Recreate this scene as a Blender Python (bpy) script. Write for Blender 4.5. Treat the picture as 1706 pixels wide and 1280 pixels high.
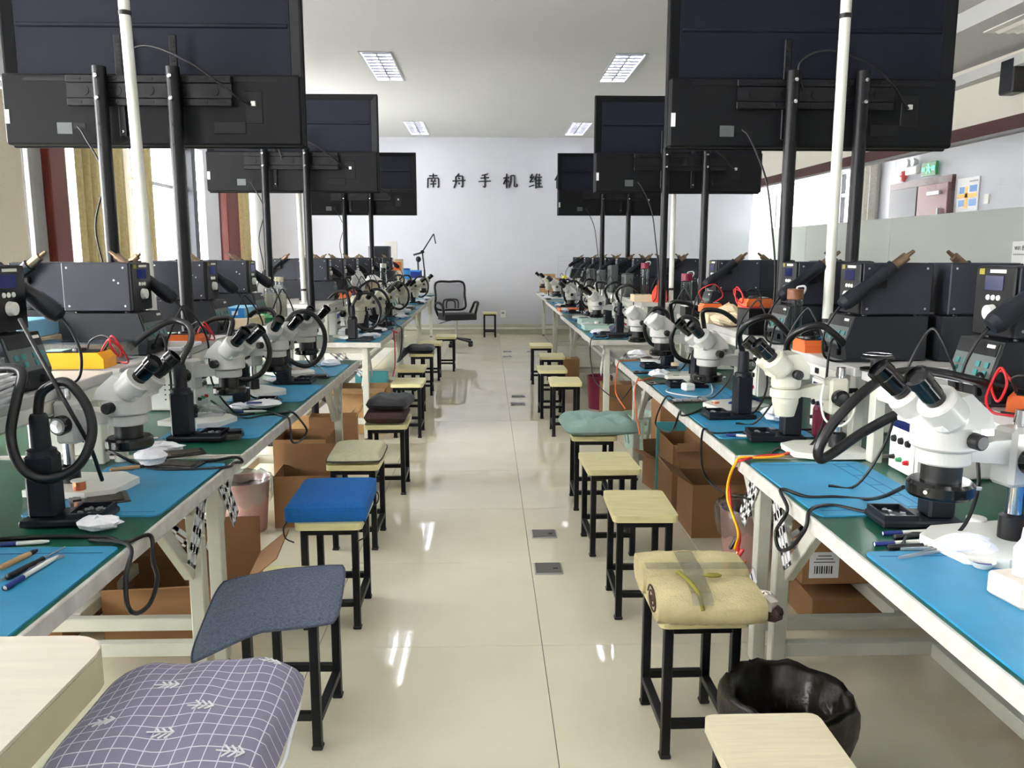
import bpy, math, random
from mathutils import Vector, Matrix
PI = math.pi
RND = random.Random(11)
scene = bpy.context.scene
for o in list(bpy.data.objects):
    bpy.data.objects.remove(o)
COL = scene.collection

def lin(r, g, b):
    f = lambda c: (c / 255 / 12.92) if c / 255 <= .04045 else ((c / 255 + .055) / 1.055) ** 2.4
    return (f(r), f(g), f(b), 1)

# ------------------------------------------------------------------ camera
FPX = 1354.0
TH = math.atan(214 / FPX)
PS = math.atan(41 * math.cos(TH) / FPX)
cam = bpy.data.cameras.new('camera')
cam.sensor_fit = 'HORIZONTAL'; cam.sensor_width = 36
cam.lens = FPX / 1706 * 36
cam.clip_start = .05
camo = bpy.data.objects.new('camera', cam); COL.objects.link(camo)
camo.location = (0, 0, 1.38)
camo.rotation_euler = (PI / 2 - TH, 0, -PS)
scene.camera = camo

# ------------------------------------------------------------------ world / exposure
w = bpy.data.worlds.new('sky'); scene.world = w; w.use_nodes = True
bg = w.node_tree.nodes['Background']
bg.inputs[0].default_value = (1, .985, .985, 1); bg.inputs[1].default_value = 15.0
vs = scene.view_settings
vs.view_transform = 'Standard'; vs.look = 'None'; vs.gamma = 1; vs.use_curve_mapping = False
vs.exposure = 1.02
LAMP_STRENGTH = 8.0
CORRIDOR_STRENGTH = 1.5

# ------------------------------------------------------------------ materials
MAT = {}
def mat(name, col, rough=.5, metal=0, noise=0, nscale=20, bump=0, bscale=120, spec=.5, emit=None, estr=0, stretch=None, coat=0):
    m = bpy.data.materials.new(name); m.use_nodes = True
    nt = m.node_tree; p = nt.nodes['Principled BSDF']
    p.inputs['Base Color'].default_value = col
    p.inputs['Roughness'].default_value = rough
    p.inputs['Metallic'].default_value = metal
    p.inputs['Specular IOR Level'].default_value = spec
    p.inputs['Coat Weight'].default_value = coat
    if emit:
        p.inputs['Emission Color'].default_value = emit
        p.inputs['Emission Strength'].default_value = estr
    if noise or bump:
        tc = nt.nodes.new('ShaderNodeTexCoord'); mp = nt.nodes.new('ShaderNodeMapping')
        nt.links.new(tc.outputs['Object'], mp.inputs['Vector'])
        if stretch: mp.inputs['Scale'].default_value = stretch
    if noise:
        n = nt.nodes.new('ShaderNodeTexNoise'); n.inputs['Scale'].default_value = nscale; n.inputs['Detail'].default_value = 5
        nt.links.new(mp.outputs[0], n.inputs['Vector'])
        r = nt.nodes.new('ShaderNodeValToRGB')
        a = [max(0, c * (1 - noise)) for c in col[:3]] + [1]; b = [min(1, c * (1 + noise)) for c in col[:3]] + [1]
        r.color_ramp.elements[0].color = a; r.color_ramp.elements[0].position = .3
        r.color_ramp.elements[1].color = b; r.color_ramp.elements[1].position = .7
        nt.links.new(n.outputs[0], r.inputs[0]); nt.links.new(r.outputs[0], p.inputs['Base Color'])
    if bump:
        n2 = nt.nodes.new('ShaderNodeTexNoise'); n2.inputs['Scale'].default_value = bscale; n2.inputs['Detail'].default_value = 4
        nt.links.new(mp.outputs[0], n2.inputs['Vector'])
        bp = nt.nodes.new('ShaderNodeBump'); bp.inputs['Strength'].default_value = bump; bp.inputs['Distance'].default_value = .01
        nt.links.new(n2.outputs[0], bp.inputs['Height']); nt.links.new(bp.outputs[0], p.inputs['Normal'])
    MAT[name] = m
    return m

mat('tile', lin(234, 228, 204), .035, noise=.05, nscale=2.2, spec=.5)
mat('grout', lin(120, 118, 105), .8)
mat('wall', lin(198, 200, 208), .75, noise=.015, nscale=3, bump=.04, bscale=60)
mat('ceil', lin(196, 196, 195), .9, noise=.01, nscale=2)
mat('wallR', lin(222, 218, 205), .8, noise=.02, nscale=3)
mat('skirt', lin(190, 188, 168), .3, noise=.05, nscale=6)
mat('redwood', lin(96, 30, 18), .45, noise=.25, nscale=8, stretch=(8, 8, .6))
mat('maroon', lin(72, 34, 34), .5, noise=.1)
mat('door_red', lin(125, 78, 78), .5, noise=.1)
mat('grey', lin(140, 140, 142), .5, noise=.05)
mat('alu', lin(190, 192, 195), .4, metal=.6)
mat('curtain', lin(190, 176, 132), .9, noise=.12, nscale=30, bump=.1, bscale=400)
mat('curtain_grey', lin(170, 168, 160), .9, noise=.12, nscale=30)
mat('blind', lin(205, 198, 180), .85, noise=.03, nscale=40)
mat('bench_white', lin(206, 206, 192), .42, noise=.05, nscale=9)
mat('bench_edge', lin(196, 194, 186), .5, noise=.14, nscale=25)
mat('desk_green', lin(20, 84, 66), .28, noise=.22, nscale=5, bump=.03, bscale=40)
mat('shelf_grey', lin(196, 194, 190), .4, noise=.06, nscale=14)
mat('mat_blue', lin(48, 140, 182), .45, noise=.12, nscale=6, bump=.08, bscale=260)
mat('mat_line', lin(20, 92, 138), .6)
mat('galv', lin(224, 224, 226), .45, metal=.0, noise=.1, nscale=10)
mat('black', lin(15, 15, 17), .4, noise=.2, nscale=40)
mat('black_gloss', lin(11, 11, 13), .16)
mat('rubber', lin(11, 11, 13), .3)
mat('cable', lin(12, 13, 15), .45)
mat('slate', lin(43, 46, 55), .5, spec=.35, noise=.08, nscale=8, bump=.06, bscale=500)
mat('slate_dark', lin(32, 35, 40), .5, spec=.3, noise=.12, nscale=8, bump=.05, bscale=500)
mat('charcoal', lin(23, 26, 33), .45, spec=.3, noise=.1, nscale=15)
mat('panel', lin(12, 13, 15), .4, spec=.25)
mat('panel_grey', lin(84, 90, 88), .45, noise=.08)
mat('tv_back', lin(22, 25, 37), .6, spec=.2, noise=.06, nscale=3)
mat('tv_rim', lin(16, 17, 20), .6, spec=.2)
mat('tv_screen', lin(6, 6, 7), .08)
mat('steel_black', lin(14, 15, 19), .4, spec=.3, noise=.1, nscale=30)
mat('lcd', lin(8, 12, 44), .15, emit=lin(30, 60, 190), estr=.06)
mat('teal', lin(40, 120, 118), .4)
mat('white_plastic', lin(226, 225, 216), .35, noise=.02)
mat('cream', lin(208, 206, 188), .33, noise=.03, nscale=12)
mat('scope_white', lin(190, 190, 186), .3, noise=.03, nscale=12)
mat('chrome', lin(205, 205, 208), .15, metal=1)
mat('brass', lin(132, 112, 92), .35, metal=.9, noise=.3, nscale=60)
mat('wood_seat', lin(232, 223, 168), .4, noise=.09, nscale=7, stretch=(1.4, 9, 9), coat=.1)
mat('wood_pale', lin(238, 228, 196), .4, noise=.06, nscale=7, stretch=(1.6, 26, 9), coat=.1)
mat('table_edge', lin(176, 168, 140), .6, noise=.05)
mat('wood_grey', lin(188, 180, 164), .42, noise=.06, nscale=6, stretch=(1.6, 24, 9))
mat('cardboard', lin(154, 114, 76), .85, noise=.09, nscale=5, bump=.05, bscale=90)
mat('cardboard_in', lin(128, 94, 62), .9, noise=.08)
mat('cardboard_tan', lin(186, 150, 104), .85, noise=.08)
mat('pink', lin(214, 168, 158), .45, noise=.03)
mat('bag_black', lin(26, 20, 18), .28, noise=.3, nscale=8, bump=.5, bscale=22)
mat('orange', lin(232, 112, 52), .45, noise=.05)
mat('yellow', lin(250, 182, 12), .42, noise=.04)
mat('lemon', lin(232, 226, 40), .5)
mat('red', lin(200, 24, 34), .4)
mat('redcloth', lin(236, 62, 34), .6, noise=.1, bump=.4, bscale=30)
mat('maroon_cap', lin(128, 22, 58), .4)
mat('brown_cap', lin(120, 74, 46), .5)
mat('paper', lin(236, 236, 238), .8, noise=.02, bump=.15, bscale=60)
mat('tissue', lin(238, 238, 242), .9, bump=.6, bscale=50)
mat('papertan', lin(222, 204, 170), .85, noise=.05)
mat('blue', lin(52, 130, 200), .4, noise=.05)
mat('blue_light', lin(140, 200, 232), .4, noise=.05)
mat('blue_dark', lin(28, 44, 120), .4)
mat('cyan', lin(92, 190, 200), .6, noise=.05)
mat('green', lin(60, 150, 96), .4)
mat('lime', lin(150, 200, 20), .35, noise=.3, nscale=9)
mat('mint', lin(176, 204, 192), .5)
mat('ink', lin(22, 22, 30), .5)
mat('copper', lin(206, 122, 84), .3, metal=.8)
mat('phone', lin(26, 27, 30), .2, noise=.4, nscale=50)
mat('pcb', lin(60, 52, 40), .5, noise=.5, nscale=70, bump=.8, bscale=120)
mat('denim', lin(100, 110, 130), .95, noise=.35, nscale=160, bump=.3, bscale=500)
mat('denim_dark', lin(84, 90, 108), .95, noise=.3, nscale=160)
mat('cobalt', lin(26, 106, 184), .95, noise=.16, nscale=190, bump=.3, bscale=600)
mat('beige_cloth', lin(212, 208, 176), .9, noise=.07, nscale=60, bump=.2, bscale=300)
mat('brown_cloth', lin(78, 56, 50), .85, noise=.12, nscale=40)
mat('black_cloth', lin(40, 44, 50), .55, noise=.15, nscale=30, bump=.15, bscale=30)
mat('mint_cloth', lin(146, 176, 168), .85, noise=.06, nscale=20, bump=.25, bscale=24)
mat('towel', lin(206, 192, 146), .95, noise=.14, nscale=12, bump=.5, bscale=160)
mat('olive', lin(138, 132, 52), .9)
mat('dirt_white', lin(216, 205, 196), .9, noise=.15, nscale=14)
mat('mesh_grey', lin(168, 168, 174), .8)
mat('sign_green', lin(10, 60, 34), .4, emit=lin(20, 120, 60), estr=.35)
mat('sign_glow', lin(90, 240, 150), .4, emit=lin(70, 240, 140), estr=1.6)
mat('socket_steel', lin(120, 116, 112), .35, metal=.5, noise=.08)
mat('lamp_tube', (1, 1, 1, 1), .5, emit=(1, .985, .96, 1), estr=LAMP_STRENGTH)
mat('lamp_refl', lin(238, 240, 246), .25, metal=.3)
mat('louvre', lin(84, 86, 98), .6)
mat('led_on', (1, 1, 1, 1), .5, emit=(.95, .98, 1, 1), estr=6.5)
mat('corridor_lamp', (1, 1, 1, 1), .5, emit=(1, .98, .95, 1), estr=CORRIDOR_STRENGTH)

def glassy(name, col, alpha=.9, rough=.02):
    m = bpy.data.materials.new(name); m.use_nodes = True; nt = m.node_tree
    for n in list(nt.nodes): nt.nodes.remove(n)
    out = nt.nodes.new('ShaderNodeOutputMaterial'); mx = nt.nodes.new('ShaderNodeMixShader')
    tr = nt.nodes.new('ShaderNodeBsdfTransparent'); tr.inputs[0].default_value = col
    gl = nt.nodes.new('ShaderNodeBsdfGlossy'); gl.inputs['Roughness'].default_value = rough
    lw = nt.nodes.new('ShaderNodeLayerWeight'); lw.inputs[0].default_value = .5
    pw = nt.nodes.new('ShaderNodeMath'); pw.operation = 'POWER'; pw.inputs[1].default_value = 4
    mu = nt.nodes.new('ShaderNodeMath'); mu.operation = 'MULTIPLY_ADD'; mu.inputs[1].default_value = .5; mu.inputs[2].default_value = 1 - alpha
    mu.use_clamp = True
    nt.links.new(lw.outputs['Facing'], pw.inputs[0]); nt.links.new(pw.outputs[0], mu.inputs[0]); nt.links.new(mu.outputs[0], mx.inputs[0])
    nt.links.new(tr.outputs[0], mx.inputs[1]); nt.links.new(gl.outputs[0], mx.inputs[2]); nt.links.new(mx.outputs[0], out.inputs[0])
    MAT[name] = m
glassy('glass', (.965, .97, .968, 1), .97)
glassy('bottle_glass', (.72, .78, .76, 1), .93)
glassy('bag_clear', (.8, .82, .84, 1), .8, .2)
glassy('plastic_blue', (.62, .76, .86, 1), .85, .1)
glassy('mesh_fab', (.62, .62, .66, 1), .72, .7)
def frosted():
    m = bpy.data.materials.new('frost'); m.use_nodes = True; nt = m.node_tree
    for n in list(nt.nodes): nt.nodes.remove(n)
    out = nt.nodes.new('ShaderNodeOutputMaterial'); mx = nt.nodes.new('ShaderNodeMixShader'); m2 = nt.nodes.new('ShaderNodeMixShader')
    d = nt.nodes.new('ShaderNodeBsdfDiffuse'); d.inputs[0].default_value = lin(216, 220, 216)
    t = nt.nodes.new('ShaderNodeBsdfTranslucent'); t.inputs[0].default_value = lin(232, 236, 232)
    g = nt.nodes.new('ShaderNodeBsdfGlossy'); g.inputs['Roughness'].default_value = .12
    mx.inputs[0].default_value = .5; m2.inputs[0].default_value = .05
    nt.links.new(d.outputs[0], mx.inputs[1]); nt.links.new(t.outputs[0], mx.inputs[2])
    nt.links.new(mx.outputs[0], m2.inputs[1]); nt.links.new(g.outputs[0], m2.inputs[2]); nt.links.new(m2.outputs[0], out.inputs[0])
    MAT['frost'] = m
frosted()
def plaid():
    # printed fabric: white grid lines on mauve grey (a pattern of the cloth itself)
    m = mat('plaid', lin(128, 124, 152), .9, bump=.15, bscale=300)
    nt = m.node_tree; p = nt.nodes['Principled BSDF']
    tc = nt.nodes.new('ShaderNodeTexCoord'); sp = nt.nodes.new('ShaderNodeSeparateXYZ'); nt.links.new(tc.outputs['UV'], sp.inputs[0])
    outs = []
    for i in range(2):
        a = nt.nodes.new('ShaderNodeMath'); a.operation = 'MULTIPLY'; a.inputs[1].default_value = 15
        b = nt.nodes.new('ShaderNodeMath'); b.operation = 'FRACT'
        c = nt.nodes.new('ShaderNodeMath'); c.operation = 'LESS_THAN'; c.inputs[1].default_value = .075
        nt.links.new(sp.outputs[i], a.inputs[0]); nt.links.new(a.outputs[0], b.inputs[0]); nt.links.new(b.outputs[0], c.inputs[0]); outs.append(c)
    mxm = nt.nodes.new('ShaderNodeMath'); mxm.operation = 'MAXIMUM'
    nt.links.new(outs[0].outputs[0], mxm.inputs[0]); nt.links.new(outs[1].outputs[0], mxm.inputs[1])
    ns = nt.nodes.new('ShaderNodeTexNoise'); ns.inputs['Scale'].default_value = 5; nt.links.new(tc.outputs['UV'], ns.inputs['Vector'])
    rp = nt.nodes.new('ShaderNodeValToRGB'); rp.color_ramp.elements[0].color = lin(132, 130, 148); rp.color_ramp.elements[1].color = lin(146, 140, 172)
    nt.links.new(ns.outputs[0], rp.inputs[0])
    mc = nt.nodes.new('ShaderNodeMix'); mc.data_type = 'RGBA'
    nt.links.new(mxm.outputs[0], mc.inputs[0]); nt.links.new(rp.outputs[0], mc.inputs[6]); mc.inputs[7].default_value = lin(226, 224, 232)
    nt.links.new(mc.outputs[2], p.inputs['Base Color'])
plaid()

# ------------------------------------------------------------------ mesh builder
class MB:
    def __init__(s): s.v = []; s.f = []; s.s = []; s.M = None; s.uv = None
    def add(s, vs, fs, smooth=False):
        n = len(s.v)
        if s.M is not None: vs = [s.M @ Vector(p) for p in vs]
        s.v += [tuple(p) for p in vs]
        for f in fs: s.f.append(tuple(i + n for i in f)); s.s.append(smooth)
        return s
    def box(s, c, d, b=0, rot=None):
        h = [x / 2 for x in d]; b = min(b, min(h) * .9)
        vs = []; fs = []
        if b <= 0:
            for sx in (-1, 1):
                for sy in (-1, 1):
                    for sz in (-1, 1): vs.append(Vector((sx * h[0], sy * h[1], sz * h[2])))
            fs = [(0, 1, 3, 2), (4, 6, 7, 5), (0, 4, 5, 1), (2, 3, 7, 6), (0, 2, 6, 4), (1, 5, 7, 3)]
        else:
            idx = {}
            for sx in (-1, 1):
                for sy in (-1, 1):
                    for sz in (-1, 1):
                        sg = (sx, sy, sz)
                        for a in range(3):
                            idx[sg, a] = len(vs)
                            vs.append(Vector([sg[k] * (h[k] if k == a else h[k] - b) for k in range(3)]))
            for a in range(3):
                o = [k for k in range(3) if k != a]
                for sa in (-1, 1):
                    q = []
                    for p1, p2 in ((-1, -1), (1, -1), (1, 1), (-1, 1)):
                        sg = [0, 0, 0]; sg[a] = sa; sg[o[0]] = p1; sg[o[1]] = p2; q.append(idx[tuple(sg), a])
                    fs.append(tuple(q))
            for a, bb in ((0, 1), (0, 2), (1, 2)):
                c3 = 3 - a - bb
                for sa in (-1, 1):
                    for sb in (-1, 1):
                        q = []
                        for sc, ax in ((-1, a), (-1, bb), (1, bb), (1, a)):
                            sg = [0, 0, 0]; sg[a] = sa; sg[bb] = sb; sg[c3] = sc; q.append(idx[tuple(sg), ax])
                        fs.append(tuple(q))
            for sx in (-1, 1):
                for sy in (-1, 1):
                    for sz in (-1, 1): fs.append(tuple(idx[(sx, sy, sz), a] for a in range(3)))
            g = []
            for f in fs:
                p = [vs[i] for i in f]; n = (p[1] - p[0]).cross(p[2] - p[0])
                ctr = sum(p, Vector()) / len(p)
                g.append(f if n.dot(ctr) > 0 else f[::-1])
            fs = g
        if rot is not None:
            m = rot if isinstance(rot, Matrix) else Matrix.Rotation(rot[0], 3, 'X') @ Matrix.Identity(3) if len(rot) == 1 else \
                (Matrix.Rotation(rot[2], 3, 'Z') @ Matrix.Rotation(rot[1], 3, 'Y') @ Matrix.Rotation(rot[0], 3, 'X'))
            vs = [m @ p for p in vs]
        c = Vector(c)
        return s.add([p + c for p in vs], fs)
    def bar(s, p0, p1, w, h, b=0, up=(0, 0, 1)):
        p0 = Vector(p0); p1 = Vector(p1); d = p1 - p0; L = d.length; d.normalize(); up = Vector(up)
        if abs(d.dot(up)) > .99: up = Vector((1, 0, 0))
        sd = d.cross(up).normalized(); u2 = sd.cross(d)
        m = Matrix((d, sd, u2)).transposed()
        return s.box((p0 + p1) / 2, (L, w, h), b, rot=m)
    def cyl(s, p0, p1, r0, r1=None, n=16, cap=True):
        r1 = r0 if r1 is None else r1
        p0 = Vector(p0); p1 = Vector(p1); d = (p1 - p0).normalized()
        a = d.orthogonal().normalized(); b = d.cross(a)
        ring = lambda p, r: [p + a * (math.cos(2 * PI * i / n) * r) + b * (math.sin(2 * PI * i / n) * r) for i in range(n)]
        A = ring(p0, r0); B = ring(p1, r1)
        s.add(A + B, [(i, (i + 1) % n, n + (i + 1) % n, n + i) for i in range(n)], True)
        if cap:
            s.add(A, [tuple(range(n))[::-1]]); s.add(B, [tuple(range(n))])
        return s
    def lathe(s, prof, n=20, c=(0, 0, 0), axis=(0, 0, 1), hard=True, sq=None):
        d = Vector(axis).normalized(); a = d.orthogonal().normalized() if abs(d.z) < .99 else Vector((1, 0, 0)); b = d.cross(a); c = Vector(c)
        def rg(r, z):
            return [c + d * z + a * (math.cos(2 * PI * i / n) * r) + b * (math.sin(2 * PI * i / n) * r) for i in range(n)]
        for (r0, z0), (r1, z1) in zip(prof[:-1], prof[1:]):
            A = rg(r0, z0); B = rg(r1, z1)
            s.add(A + B, [(i, (i + 1) % n, n + (i + 1) % n, n + i) for i in range(n)], True)
        return s
    def tube(s, pts, r, n=8, sub=6, closed=False, cap=True):
        P = [Vector(p) for p in pts]; q = []
        if len(P) > 2 and sub > 1:
            m = len(P); rng = range(m if closed else m - 1)
            for i in rng:
                p0 = P[i - 1] if (i > 0 or closed) else P[0] * 2 - P[1]; p1 = P[i]; p2 = P[(i + 1) % m]
                p3 = P[(i + 2) % m] if (i + 2 < m or closed) else P[-1] * 2 - P[-2]
                for k in range(sub):
                    t = k / sub
                    q.append(.5 * ((2 * p1) + (p2 - p0) * t + (2 * p0 - 5 * p1 + 4 * p2 - p3) * t * t + (3 * p1 - p0 - 3 * p2 + p3) * t ** 3))
            if not closed: q.append(P[-1])
        else: q = P
        m = len(q); vs = []; a = None
        for i in range(m):
            t = (q[(i + 1) % m] - q[i - 1]) if (closed or 0 < i < m - 1) else (q[1] - q[0] if i == 0 else q[-1] - q[-2])
            if t.length < 1e-9: t = Vector((0, 0, 1))
            t.normalize()
            a = t.orthogonal().normalized() if a is None else (a - t * a.dot(t)).normalized()
            b = t.cross(a)
            rr = r[min(len(r) - 1, int(i / m * len(r)))] if isinstance(r, (list, tuple)) else r
            vs += [q[i] + a * (math.cos(2 * PI * k / n) * rr) + b * (math.sin(2 * PI * k / n) * rr) for k in range(n)]
        fs = []
        for i in range(m if closed else m - 1):
            j = (i + 1) % m
            fs += [(i * n + k, i * n + (k + 1) % n, j * n + (k + 1) % n, j * n + k) for k in range(n)]
        s.add(vs, fs, True)
        if cap and not closed:
            s.add(vs[:n], [tuple(range(n))[::-1]]); s.add(vs[-n:], [tuple(range(n))])
        return s
    def prism(s, poly, t0, t1, ax='y', smooth=False):
        # polygon given in the plane normal to ax, extruded from t0 to t1
        mk = {'y': lambda p, t: (p[0], t, p[1]), 'x': lambda p, t: (t, p[0], p[1]), 'z': lambda p, t: (p[0], p[1], t)}[ax]
        n = len(poly); area = sum(poly[i][0] * poly[(i + 1) % n][1] - poly[(i + 1) % n][0] * poly[i][1] for i in range(n))
        if (area > 0) != (ax != 'y'): poly = poly[::-1]
        A = [mk(p, t0) for p in poly]; B = [mk(p, t1) for p in poly]
        s.add(A, [tuple(range(n))[::-1]]); s.add(B, [tuple(range(n))])
        for i in range(n):
            j = (i + 1) % n; s.add([A[i], A[j], B[j], B[i]], [(0, 1, 2, 3)])
        return s
    def grid(s, fn, nu, nv, smooth=True, uv=False):
        vs = [fn(i / nu, j / nv) for j in range(nv + 1) for i in range(nu + 1)]
        fs = [(j * (nu + 1) + i, j * (nu + 1) + i + 1, (j + 1) * (nu + 1) + i + 1, (j + 1) * (nu + 1) + i) for j in range(nv) for i in range(nu)]
        if uv:
            if s.uv is None: s.uv = {}
            k = len(s.v)
            for j in range(nv + 1):
                for i in range(nu + 1): s.uv[k + j * (nu + 1) + i] = (i / nu, j / nv)
        return s.add(vs, fs, smooth)
    def blob(s, c, d, n=10, m=7, jit=.15, seed=0, flat=True):
        rr = random.Random(seed); c = Vector(c); vs = []; fs = []
        for j in range(m + 1):
            ph = PI * j / m
            for i in range(n):
                th = 2 * PI * i / n; k = 1 + rr.uniform(-jit, jit)
                z = math.cos(ph); 
                vs.append(c + Vector((math.cos(th) * math.sin(ph) * d[0] / 2 * k, math.sin(th) * math.sin(ph) * d[1] / 2 * k, (z * (1 + rr.uniform(-jit, jit) * (0 if z < 0 else 1)) * d[2] / 2))))
        for j in range(m):
            for i in range(n):
                fs.append((j * n + i, (j + 1) * n + i, (j + 1) * n + (i + 1) % n, j * n + (i + 1) % n))
        return s.add(vs, fs, not flat)
    def mesh(s, name):
        me = bpy.data.meshes.new(name); me.from_pydata(s.v, [], s.f)
        me.polygons.foreach_set('use_smooth', s.s)
        if s.uv:
            ul = me.uv_layers.new(name='UVMap')
            for lp in me.loops: ul.data[lp.index].uv = s.uv.get(lp.vertex_index, (0, 0))
        me.update(); return me
    def obj(s, name, m, parent=None, loc=None, rz=None):
        me = s.mesh(name); me.materials.append(MAT[m])
        o = bpy.data.objects.new(name, me); COL.objects.link(o)
        if parent is not None: o.parent = parent
        if loc is not None: o.location = loc
        if rz is not None: o.rotation_euler = (0, 0, rz)
        return o

def tag(o, label, cat, group=None):
    o['label'] = label; o['category'] = cat
    if group: o['group'] = group
    return o
def thing(name, label, cat, loc=(0, 0, 0), rz=0, group=None):
    o = bpy.data.objects.new(name, None); COL.objects.link(o); o.empty_display_size = .05
    o.location = loc; o.rotation_euler = (0, 0, rz)
    return tag(o, label, cat, group)
def struct(o, label=None):
    o['kind'] = 'structure'
    if label: o['label'] = label
    return o
def copytree(o, parent=None):
    c = o.copy(); COL.objects.link(c); c.parent = parent
    for ch in o.children: copytree(ch, c)
    return c
def place(proto, loc, rz, label, group=None, used=set()):
    if proto.name in used: r = copytree(proto)
    else: used.add(proto.name); r = proto
    r.location = loc; r.rotation_euler = (0, 0, rz); r['label'] = label
    if group: r['group'] = group
    return r
def B(*a, **k): return MB().box(*a, **k)
ORD = ['first', 'second', 'third', 'fourth', 'fifth', 'sixth', 'seventh', 'eighth', 'ninth', 'tenth', 'eleventh', 'twelfth', 'thirteenth', 'fourteenth', 'fifteenth', 'sixteenth']
# ================================================================== STRUCTURE
YB = 14.4; XL = -4.2; YF = -3.0; ZC = 3.38
XR = lambda y: 4.86 - .0395 * (y - 7.37)

# floor with one object per tile
fl = struct(B(((XL + 5.28) / 2, (YF + YB) / 2, -.03), (5.28 - XL, YB - YF, .046)).obj('floor', 'grout'), 'cream polished floor tiles')
xs = [.19 + .8 * k for k in range(-7, 9)]; ys = [3.526 + .8 * k for k in range(-10, 16)]
TM = None; g = .0012
for i in range(len(xs) - 1):
    for j in range(len(ys) - 1):
        x0, x1 = max(xs[i], XL), min(xs[i + 1], 5.28); y0, y1 = max(ys[j], YF), min(ys[j + 1], YB)
        if x1 - x0 < .03 or y1 - y0 < .03: continue
        full = abs(x1 - x0 - .8) < 1e-6 and abs(y1 - y0 - .8) < 1e-6
        if full and TM is not None:
            o = bpy.data.objects.new('tile', TM); COL.objects.link(o)
        else:
            o = B((0, 0, -.004), (x1 - x0 - 2 * g, y1 - y0 - 2 * g, .008), .0008).obj('tile', 'tile')
            if full: TM = o.data
        o.parent = fl; o.location = ((x0 + x1) / 2, (y0 + y1) / 2, 0)
# the tile shader must vary from tile to tile by place: switch its texture space to world position
_nt = MAT['tile'].node_tree
_geo = _nt.nodes.new('ShaderNodeNewGeometry')
for n in _nt.nodes:
    if n.type == 'MAPPING': _nt.links.new(_geo.outputs['Position'], n.inputs['Vector'])

struct(B((0.2, YB + .1, ZC / 2), (8.9, .2, ZC)).obj('wall_back', 'wall'))
struct(B((0.2, YB - .008, .09), (8.72, .016, .18), .004).obj('baseboard_back', 'skirt'))
struct(MB().cyl((XL + .1, YB - .035, .1), (4.5, YB - .035, .1), .02, n=10).obj('trim_pipe', 'bench_white'))
struct(B((.5, YF - .1, ZC / 2), (9.8, .2, ZC)).obj('wall_front', 'wall'))
# left wall with window openings
wl = MB()
OPEN = [(-1.7, 1.0), (2.4, 7.67), (8.36, 13.0), (13.77, 14.3)]  # unseen first opening and near stretch of the second, added for daylight
wl.box((XL - .12, (YF + YB) / 2, .45), (.24, YB - YF, .9))
wl.box((XL - .12, (YF + YB) / 2, 3.14), (.24, YB - YF, .48))
ed = [YF] + [v for p in OPEN for v in p] + [YB]
for k in range(0, len(ed), 2):
    wl.box((XL - .12, (ed[k] + ed[k + 1]) / 2, 1.9), (.24, ed[k + 1] - ed[k], 2.0))
struct(wl.obj('wall_left', 'wall'))
for k, (a, b) in enumerate(OPEN):
    fr = MB()
    for yy in [a + .025, b - .025] + ([a + 1.84, 12.05] if k == 2 else [a + (b - a) * t / 3 for t in (1, 2)] if b - a > 1 else []):
        fr.box((XL - .12, yy, 1.9), (.07, .05, 2.0))
    for zz in (.93, 2.3, 2.87): fr.box((XL - .12, (a + b) / 2, zz), (.06, b - a, .05))
    wn = struct(fr.obj('window_%d' % (k + 1), 'alu'))
    MB().box((XL - .12, (a + b) / 2, 1.9), (.006, b - a - .04, 1.94)).obj('window_pane', 'glass', wn)
struct(B((XL - .05, 12.12, 1.9), (.1, .16, 2.0)).obj('trim_mullion', 'charcoal'))
struct(B((XL + .03, 12.66, 1.9), (.06, .6, 2.0), .01).obj('trim_jamb', 'wall'))
struct(B((XL + .03, 9.66, 1.9), (.06, .28, 2.0), .01).obj('trim_jamb_narrow', 'wall'))
for y0, y1, nm in ((7.9, 8.2, 'trim_column'), (13.12, 13.7, 'trim_column_far')):
    struct(B((XL + .07, (y0 + y1) / 2, 1.69), (.14, y1 - y0, 3.38), .01).obj(nm, 'redwood'))
struct(B((XL + .04, 7.79, 1.9), (.08, .2, 2.2), .02).obj('trim_pier', 'grey'))
struct(B((XL + .04, 8.28, 1.9), (.07, .14, 2.1), .01).obj('trim_frame', 'wall'))

def curtain(name, label, y0, y1, z0, z1, x, m, folds, amp=.045):
    def f(u, v):
        y = y0 + (y1 - y0) * u
        a = amp * (.75 + .25 * math.sin(3 * u + 1.3))
        return (x + a * math.sin(folds * 2 * PI * u + .5 * math.sin(7 * u)) + .3 * a * math.sin(folds * 4.3 * PI * u), y, z0 + (z1 - z0) * v)
    def f2(u, v):
        p = f(u, v); return (p[0] - .006, p[1], p[2])
    n = int(folds * 14)
    mb = MB().grid(f, n, 3); mb.grid(lambda u, v: f2(1 - u, v), n, 3)
    for u in (0, 1): mb.add([f(u, 0), f2(u, 0), f2(u, 1), f(u, 1)], [(0, 1, 2, 3)])
    mb.add([f(0, 0), f(1, 0), f2(1, 0), f2(0, 0)], [])
    return tag(mb.obj(name, m), label, 'curtain', 'window curtains')
struct(MB().cyl((XL + .13, 8.3, 3.1), (XL + .13, 14.3, 3.1), .018, n=10).obj('trim_curtain_rail', 'alu'))
curtain('curtain', 'tan curtain hanging beside the nearer red-brown column on the window wall', 8.4, 9.5, .35, 3.1, XL + .13, 'curtain', 6)
curtain('curtain', 'narrow dark tan curtain at the edge of the bright left window', 9.82, 10.2, .35, 3.1, XL + .15, 'curtain', 2.5, .05)
curtain('curtain', 'tan curtain in the far left corner beside the back wall', 13.76, 14.32, .35, 3.1, XL + .12, 'curtain', 4.5, .04)
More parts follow.
